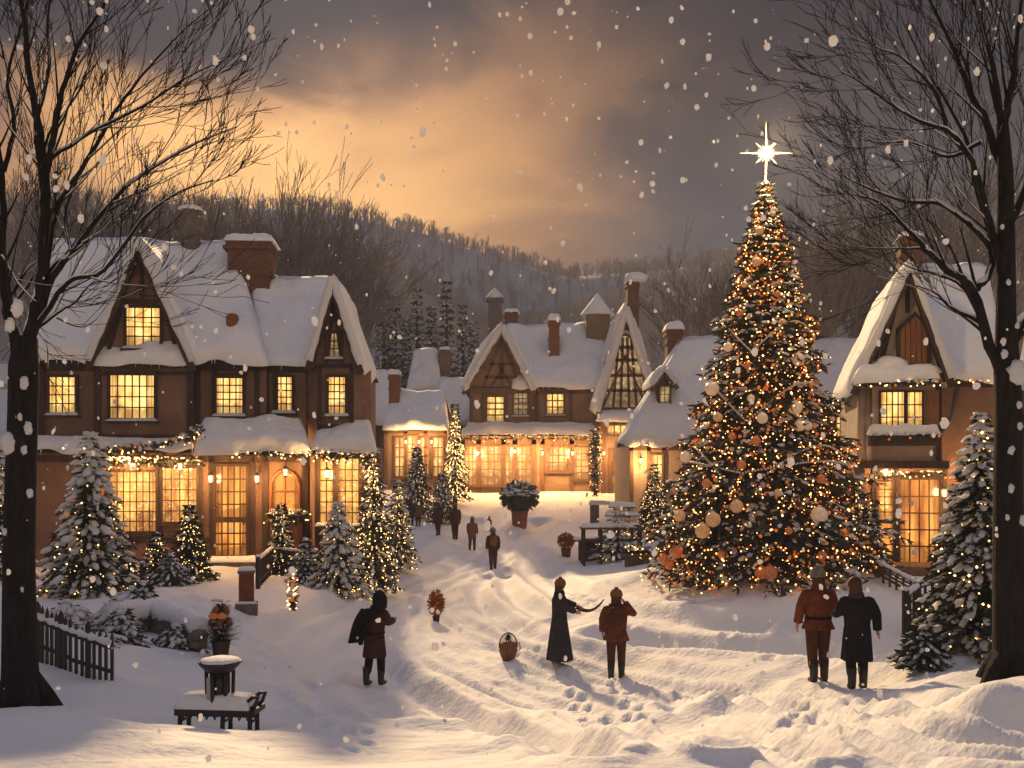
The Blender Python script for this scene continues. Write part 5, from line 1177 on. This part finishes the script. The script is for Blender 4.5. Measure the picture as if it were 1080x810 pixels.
def loft(mb, rings, n=20, fold=0, seed=0):
    """rings: (centre, rx, ry)"""
    v = []; rn = random.Random(seed); ph = rn.random()*6
    for j, (c, rx, ry) in enumerate(rings):
        c = Vector(c)
        for k in range(n):
            a = 2*math.pi*k/n; q = 1+fold*math.sin(a*6+ph)*(1-j/len(rings))+fold*.6*math.sin(a*11+ph*2+j*.3)*(1-j/len(rings)); v.append(c+Vector((rx*q*math.cos(a), ry*q*math.sin(a), 0)))
    m = len(rings); f = [(i*n+k, i*n+(k+1) % n, (i+1)*n+(k+1) % n, (i+1)*n+k) for i in range(m-1) for k in range(n)]+[tuple(reversed(range(n))), tuple(range((m-1)*n, m*n))]
    mb.add(v, f)
def person(px, py, hpx, face, label, coat='rust', coatlen=.85, trou='rustd', boots='bootm', hat=None, hair='hairb', La=None, Ra=None, stride=.0, lean=0., hemr=.27, belt=False, skirt=False, hood=False, group=None, pack=False, scale=None, scarf=None, cape=None, headtilt=0, shoulders=.2, arms_hide=False):
    b = GS(px, py, 12); H = hpx*b.y/F if scale is None else scale; k = H/1.75
    t = empty('person', b, R(face), label, 'person', group); t.scale = (k, k, k)
    V = Vector; hd = V((headtilt, .03+lean*1.3, 1.62)); nk = V((headtilt*.4, lean*1.05, 1.47))
    La = La or [(-.24,.02,1.16), (-.25,.09,.92)]; Ra = Ra or [(.24,.02,1.16), (.25,.09,.92)]
    vs = [V((0,0,.95)), V((0,lean*.4,1.15)), V((0,lean*.8,1.36)), nk, hd-V((0,0,.05)), hd+V((0,.0,.05))]; rs = [(.14,.11),(.13,.10),(.155,.11),.055,.085,.085]; es = [(0,1),(1,2),(2,3),(3,4),(4,5)]
    def chain(par, pts, rr):
        i = par
        for p, r in zip(pts, rr): vs.append(V(p)); rs.append(r); es.append((i, len(vs)-1)); i = len(vs)-1
        return i
    sl = V((-shoulders, lean*.8, 1.385)); sr = V((shoulders, lean*.8, 1.385))
    for sgn, sh, A in ((-1, sl, La), (1, sr, Ra)):
        el, wr = V(A[0]), V(A[1]); d = (wr-el).normalized(); w = chain(2, [sh, el, wr], [.06,.045,.030]); pm = chain(w, [wr+d*.05], [.034])
        s1 = d.cross(V((sgn,0,0))); s1 = s1.normalized() if s1.length > .1 else V((0,1,0)); pal = wr+d*.085; nn = s1.cross(d).normalized()
        for q, Lf in ((-.028,.062),(-.010,.075),(.010,.070),(.028,.055)):
            chain(pm, [pal+s1*q, pal+s1*q*1.1+d*Lf*.55+nn*.008*sgn, pal+s1*q+d*Lf+nn*.025*sgn], [.010,.009,.008])
        chain(pm, [wr+d*.04+s1*.035, wr+d*.075+s1*.055+nn*.02*sgn], [.011,.009])
    hips = []
    for sgn in (-1, 1):
        st = stride*sgn; hip = V((sgn*.095,0,.90)); kn = V((sgn*.10, st*.5+.02, .50)); an = V((sgn*.10, st-.02, .09+abs(min(0, st))*.15)); toe = an+V((sgn*.02,.14,-.05)); chain(0, [hip, kn, an, toe], [.085,.058,.042,.036]); hips.append((hip, kn, an, toe))
    # nose and ears grow from the head
    chain(5, [hd+V((0,.085,.0)), hd+V((0,.108,-.02))], [.02,.012])
    skinmesh(vs, es, rs, t, M['skin'])
    for sgn in (-1, 1):
        e = MB(); e.ball(hd+V((sgn*.032,.082,.028)), .011, 8, 6); e.build('eye', M['black'], t, True); e = MB(); e.ball(hd+V((sgn*.09,-.0,-.0)), .03, 8, 6, (.35,.7,1)); e.build('ear', M['skin'], t, True)
    mo = MB(); mo.ball(hd+V((0,.086,-.055)), .022, 8, 5, (1.2,.4,.35)); mo.build('mouth', M['rustd'], t, True)
    # trousers and boots
    if not skirt:
        tb = MB()
        for hip, kn, an, toe in hips:
            tb.tube([hip+V((0,0,.05)), hip.lerp(kn, .5), kn, kn.lerp(an, .5), an+V((0,0,.14))], [.115,.10,.083,.075,.07], 12)
        tb.build('trousers', M[trou], t, True)
    for hip, kn, an, toe in hips:
        bo = MB(); bo.tube([an+V((0,-.01,.26)), an+V((0,-.01,.1)), an+V((0,-.01,-.02)), an+V((0,0,-.07))], [.073,.066,.06,.055], 12); bo.ball(an+V((0,.06,-.05)), .072, 12, 7, (.75,1.75,.62)); bo.build('boot', M[boots], t, True)
    # coat
    c = MB(); cl = 1.0-coatlen+.0; z0 = 1.42-coatlen*.95 if not skirt else .04; lz = lambda z: lean*max(0, (z-.9)/.55)
    rg = []
    for i in range(12):
        u = i/11; z = z0+(1.46-z0)*u
        if z < .95: q = (.95-z)/max(.01, .95-z0); rx = .205+(hemr-.205)*q; ry = .155+(hemr*.85-.155)*q
        elif z < 1.34: q = (z-.95)/.39; rx = .19+.035*q; ry = .15+.01*q
        else: q = (z-1.34)/.12; rx = .225-.045*q-.075*q*q; ry = .16-.06*q*q
        rg.append(((headtilt*.3*max(0, z-1.2), lz(z), z), rx, ry))
    loft(c, rg, 48, .055, int(px))
    for sh, A in ((sl, La), (sr, Ra)):
        el, wr = V(A[0]), V(A[1]); c.ball(sh+V((-sh.x*.12,0,-.005)), .088, 12, 8, (1,.95,.9)); c.tube([sh+V((-sh.x*.3,0,-.01)), sh+V((0,0,-.01)), sh.lerp(el, .5), el, el.lerp(wr, .5), wr], [.06,.082,.084,.076,.072,.07], 14)
    co_ = c.build('coat' if not skirt else 'cloak', M[coat], t, True); rm = co_.modifiers.new('Remesh', 'REMESH'); rm.mode = 'VOXEL'; rm.voxel_size = .014; rm.use_smooth_shade = True; sm = co_.modifiers.new('Smooth', 'SMOOTH'); sm.iterations = 2; sm.factor = .5
    if belt: bt = MB(); bt.lathe([(.212,.99),(.212,1.03)], n=24, ry=.80); bt.build('belt', M['blackc'], t, True)
    cr = MB(); cr.lathe([(.12,1.42),(.125,1.47),(.10,1.53)], (headtilt*.4, lean*1.05, 0), 16, ry=.95); cr.build('collar', M[scarf or coat], t, True)
    if skirt: pass
    # hair, hat, hood
    if hair: h = MB(); h.ball(hd+V((0,-.018,.028)), .112, 14, 9, (1,1.02,1.08)); h.ball(hd+V((0,-.06,-.07)), .10, 12, 8, (1.05,.7,1.6)); h.build('hair', M[hair], t, True)
    if hat: h = MB(); h.ball(hd+V((0,-.012,.075)), .122, 16, 9, (1,1,.82), .02, random.Random(1)); h.tube([hd+V((0,-.01,.17)), hd+V((0,-.01,.2))], [.04,.035], 8); h.lathe([(.118,0),(.128,.02),(.122,.05)], hd+V((0,-.012,.02)), 16); h.build('hat', M[hat], t, True)
    if hood: h = MB(); h.lathe([(.13,-.16),(.145,-.05),(.14,.05),(.115,.12),(.06,.17),(.01,.20)], hd+V((0,-.035,0)), 16); h.ball(hd+V((0,-.12,-.16)), .14, 12, 7, (1.2,.7,.8)); h.build('hood', M[hood], t, True)
    if pack:
        p = MB(); p.ball((0,-.22+lean,1.24), .19, 14, 10, (.95,.65,1.1)); p.ball((0,-.25+lean,1.40), .12, 12, 8, (1.2,.8,.6)); p.tube([(-.12,-.12,1.42),(-.13,.0,1.48),(-.13,.12,1.38),(-.13,.13,1.15)], .02, 6); p.tube([(.12,-.12,1.42),(.13,.0,1.48),(.13,.12,1.38),(.13,.13,1.15)], .02, 6); p.build('backpack', M[pack], t, True)
    if cape:
        p = MB(); rows = []; n = 10
        for i in range(8):
            u = i/7
            for j in range(n):
                w = j/(n-1); A = V((-.20+.38*w, -.13-.05*math.sin(w*3.1), 1.47)); B = V((-.50+.34*w, -.12-.09*math.sin(w*9), .80-.02*w)); rows.append(A.lerp(B, u)+V((0, -.05*math.sin(u*3.1), .07*math.sin(u*3.1))))
        f = []
        for i in range(7):
            for j in range(n-1): f.append((i*n+j, i*n+j+1, (i+1)*n+j+1, (i+1)*n+j))
        N = len(rows); back = [r+V((0,-.02,.004)) for r in rows]; p.add(rows+back, f+[tuple(x+N for x in reversed(q)) for q in f]); p.build('cape', M[cape], t, True)
    return t
person(863, 722, 119, 6, 'person in rust red belted coat and russet trousers, left one of the couple', 'rust', .62, 'rustd', hat='hatw', stride=.04, hemr=.25, belt=True, hood=False, scarf='rust', La=[(-.29,-.02,1.18), (-.31,.05,.93)], Ra=[(.28,.05,1.18), (.30,.2,1.10)])
person(904, 728, 118, -4, 'person in long black coat with auburn hair, right one of the couple', 'blackc', 1.02, 'blackc', hat=None, hair='hairb', stride=.05, hemr=.24, belt=False, hood=False, scarf='greyc', La=[(-.28,.0,1.2), (-.31,.12,1.16)], Ra=[(.29,-.02,1.18), (.32,.03,.93)], cape=None, headtilt=-.03)
person(395, 729, 97, -25, 'lone walker in dark brown hooded coat with a cape blown to the left', 'brownc', .92, 'blackc', stride=.10, hemr=.24, belt=True, hood='blackc', La=[(-.28,.05,1.18), (-.22,.22,1.12)], Ra=[(.27,.08,1.2), (.24,.26,1.22)], cape='blackc', lean=.05, headtilt=.08, hair=None)
wp = person(590, 696, 86, -75, 'person in long charcoal cloak and brown hat holding out a curved horn', 'greyc', 1.3, 'greyc', hat='tan', skirt=True, hemr=.33, stride=.05, La=[(-.24,.18,1.26), (-.14,.42,1.16)], Ra=[(.25,.06,1.18), (.20,.28,1.10)], scarf='blackc')
person(650, 704, 94, -8, 'person in rust coat with a pack lifting one hand to the face', 'rust', .68, 'rustd', hat='tan', stride=.06, hemr=.25, La=[(-.27,.0,1.18), (-.27,.06,.94)], Ra=[(.34,.1,1.28), (.16,.16,1.50)], pack='rustd', scarf='rustd')
G1 = 'walkers far up the snowy street'
person(520, 598, 44, 10, 'walker with a bulky bundle on the back, nearest in the street middle', 'brownc', .6, 'rustd', hat='hatw', stride=.14, group=G1, pack='tan', hemr=.22)
person(498, 576, 35, -12, 'walker in tan coat just behind the one with the bundle', 'tan', .8, 'rustd', hat='hatw', stride=.10, group=G1, hemr=.23)
person(480, 566, 38, 20, 'walker with pale hat beside the short frosted pine', 'rustd', .7, 'brownc', hat='hatw', stride=.10, group=G1)
person(516, 556, 16, 0, 'small distant child in the middle of the street', 'tan', .8, 'rustd', hat='hatw', group=G1)
person(462, 566, 34, 30, 'walker in brown coat left of the pale hatted one', 'brownc', .8, 'brownc', stride=.10, group=G1)
person(433, 556, 30, -20, 'walker in dark coat nearest to the tall frosted pine', 'greyc', .8, 'brownc', stride=.08, group=G1)
person(441, 555, 27, 10, 'shorter walker in tan coat close behind the dark coated one', 'tan', .8, 'brownc', stride=.08, group=G1)
def horn():
    t = empty('curved_horn', wp.location, wp.rotation_euler.z, 'long curved brown horn held out to the right by the cloaked person', 'horn'); t.scale = wp.scale
    b = MB(); P = [Vector((-.14+.02*i/9, .44+.62*(i/9), 1.13-.16*math.sin(i/9*2.2)+.28*(i/9)**2.2)) for i in range(10)]; b.tube(P, [.012+.035*(1-i/9)**.7 for i in range(10)], 10); b.build('horn_body', M['timber'], t, True)
horn()
# ------------------------------------------------------------------ falling snow
def flakes():
    rn = random.Random(17); b = MB()
    for k in range(1800):
        d = 4.5+42*rn.random()**1.25; x = rn.uniform(-.62,.62)*d; z = CZ+rn.uniform(-.30,.50)*d
        if z < gz(x, max(d, 7))+.2: continue
        r = rn.uniform(.3,1)**2*(.015+.0013*d); b.ball((x, d, z), r, 6, 4, (1, 1, rn.uniform(.8,1.7)), .3, rn)
    for px, py, r in ((591,12,5),(879,43,7),(559,38,4),(265,31,5),(267,39,4),(105,12,5),(72,41,4),(708,21,4),(720,44,4),(797,22,3),(809,49,5),(795,93,4),(676,150,4),(735,113,4),(688,194,4),(602,40,3),(230,84,3),(272,94,3),(480,46,3),(535,15,3),(362,180,2.5),(720,190,4),(745,100,3)):
        d = 7+(py*7 % 5); b.ball(W(px, py, d), r*d/F*.72, 8, 6, (1,1,1.15), .12, rn)
    o = b.build('falling_snow', mat('snowflake', (.9,.9,.92), .9, transl=.65), smooth=True); o['kind'] = 'stuff'; o['label'] = 'snowflakes drifting down through the whole scene'
flakes()
# ------------------------------------------------------------------ light
AZ, EL = R(-10), R(22)
def light():
    w = bpy.data.worlds.new('World'); sc.world = w; w.use_nodes = True; nt = w.node_tree; N = nt.nodes; K = nt.links; N.clear()
    out = N.new('ShaderNodeOutputWorld'); bg = N.new('ShaderNodeBackground'); bg.inputs[1].default_value = 1
    tc = N.new('ShaderNodeTexCoord'); D = tc.outputs['Generated']
    def math_(op, a, b=None, c=None):
        n = N.new('ShaderNodeMath'); n.operation = op
        for i, v in enumerate((a, b, c)):
            if v is None: continue
            if hasattr(v, 'links'): K.new(v, n.inputs[i])
            else: n.inputs[i].default_value = v
        return n.outputs[0]
    def mr(v, a, b, c=0, d=1):
        n = N.new('ShaderNodeMapRange'); n.interpolation_type = 'SMOOTHSTEP'; K.new(v, n.inputs[0])
        for i, x in enumerate((a, b, c, d)): n.inputs[i+1].default_value = x
        return n.outputs[0]
    def mix(f, a, b, t='MIX'):
        n = N.new('ShaderNodeMix'); n.data_type = 'RGBA'; n.blend_type = t
        if hasattr(f, 'links'): K.new(f, n.inputs[0])
        else: n.inputs[0].default_value = f
        for i, v in ((6, a), (7, b)):
            if hasattr(v, 'links'): K.new(v, n.inputs[i])
            else: n.inputs[i].default_value = (*v, 1)
        return n.outputs[2]
    sky = N.new('ShaderNodeTexSky'); sky.sky_type = 'NISHITA'; sky.sun_disc = False; sky.sun_elevation = EL; sky.sun_rotation = AZ % (2*math.pi); sky.dust_density = 3
    sp = N.new('ShaderNodeSeparateXYZ'); K.new(D, sp.inputs[0]); x, y, z = sp.outputs
    az = math_('ARCTAN2', x, y); el = math_('ARCSINE', z)
    # drifting cloud noise warps the glow
    mp = N.new('ShaderNodeMapping'); mp.inputs['Scale'].default_value = (1.6,1.6,3.2); mp.inputs['Rotation'].default_value = (0,R(-14),0); K.new(D, mp.inputs[0])
    n1 = N.new('ShaderNodeTexNoise'); n1.inputs['Scale'].default_value = 3.0; n1.inputs['Detail'].default_value = 6; n1.inputs['Roughness'].default_value = .55; n1.inputs['Distortion'].default_value = .5; K.new(mp.outputs[0], n1.inputs['Vector'])
    cn = math_('SUBTRACT', n1.outputs['Fac'], .5)
    elw = math_('ADD', el, math_('MULTIPLY', cn, -.22)); azw = math_('ADD', az, math_('MULTIPLY', cn, .40))
    edge = math_('ADD', math_('MULTIPLY', az, .12), .425)           # height where the warm cloud ends
    up = mr(math_('SUBTRACT', elw, edge), -.10, .035, 1, 0)
    right = mr(azw, -.12, .26, 1, 0); left = mr(azw, -.80, -.30, .15, 1)
    glow = math_('MULTIPLY', math_('MULTIPLY', up, right), left)
    core = math_('MULTIPLY', mr(math_('ABSOLUTE', math_('SUBTRACT', azw, -.23)), 0, .30, 1, 0), mr(math_('ABSOLUTE', math_('SUBTRACT', elw, .245)), 0, .15, 1, 0))
    low = mr(el, .10, .40, 1, 0)
    base = mix(low, (.005,.008,.020), (.17,.165,.18)); base = mix(mr(cn, -.1, .2, 0, .4), base, (.024,.021,.028))
    c = mix(glow, base, (.58,.27,.10)); c = mix(core, c, (1.45,.76,.25))
    c = mix(mr(el, .55, .95, 0, 1), c, (.225,.235,.315))      # paler overcast overhead
    c = mix(mr(z, -.05, 0, 1, 0), c, (.12,.11,.12))
    nk = mix(1.0, c, mix(1.0, sky.outputs[0], (.0016,.0016,.0020), 'MULTIPLY'), 'ADD')
    K.new(nk, bg.inputs[0]); K.new(bg.outputs[0], out.inputs[0]); bg.inputs[1].default_value = 1.0
    s = bpy.data.lights.new('sun', 'SUN'); s.energy = 5.4; s.angle = R(2.2); s.color = (1,.67,.34)
    o = bpy.data.objects.new('sun', s); COL.objects.link(o); S = Vector((math.sin(AZ)*math.cos(EL), math.cos(AZ)*math.cos(EL), math.sin(EL))); o.rotation_euler = (-S).to_track_quat('-Z', 'Y').to_euler()
light()
def haze():
    b = MB(); b.box((-700,-150,-7.2), (700,362,84)); m = bpy.data.materials.new('haze'); m.use_nodes = True; nt = m.node_tree; nt.nodes.clear()
    o = nt.nodes.new('ShaderNodeOutputMaterial'); v = nt.nodes.new('ShaderNodeVolumePrincipled'); v.inputs['Color'].default_value = (.90,.90,.95,1); v.inputs['Density'].default_value = HAZE; v.inputs['Anisotropy'].default_value = -.6
    nt.links.new(v.outputs[0], o.inputs['Volume']); h = b.build('haze', m); h['kind'] = 'stuff'
HAZE = .0026
haze()
cam = bpy.data.cameras.new('camera'); co = bpy.data.objects.new('camera', cam); COL.objects.link(co); co.location = (0,0,CZ); co.rotation_euler = (R(90),0,0)
cam.sensor_width = 36; cam.lens = 36*F/1080; cam.shift_y = (HOR-405)/1080; cam.clip_end = 3000; sc.camera = co
vs_ = sc.view_settings; vs_.view_transform = 'Standard'; vs_.look = 'None'; vs_.gamma = 1; vs_.exposure = .65
cy = sc.cycles; cy.use_denoising = True; cy.denoiser = 'OPENIMAGEDENOISE'; cy.max_bounces = 5; cy.diffuse_bounces = 2; cy.glossy_bounces = 2; cy.transmission_bounces = 3; cy.volume_bounces = 0
cy.sample_clamp_indirect = 2.5; cy.caustics_reflective = False; cy.caustics_refractive = False; cy.use_light_tree = True
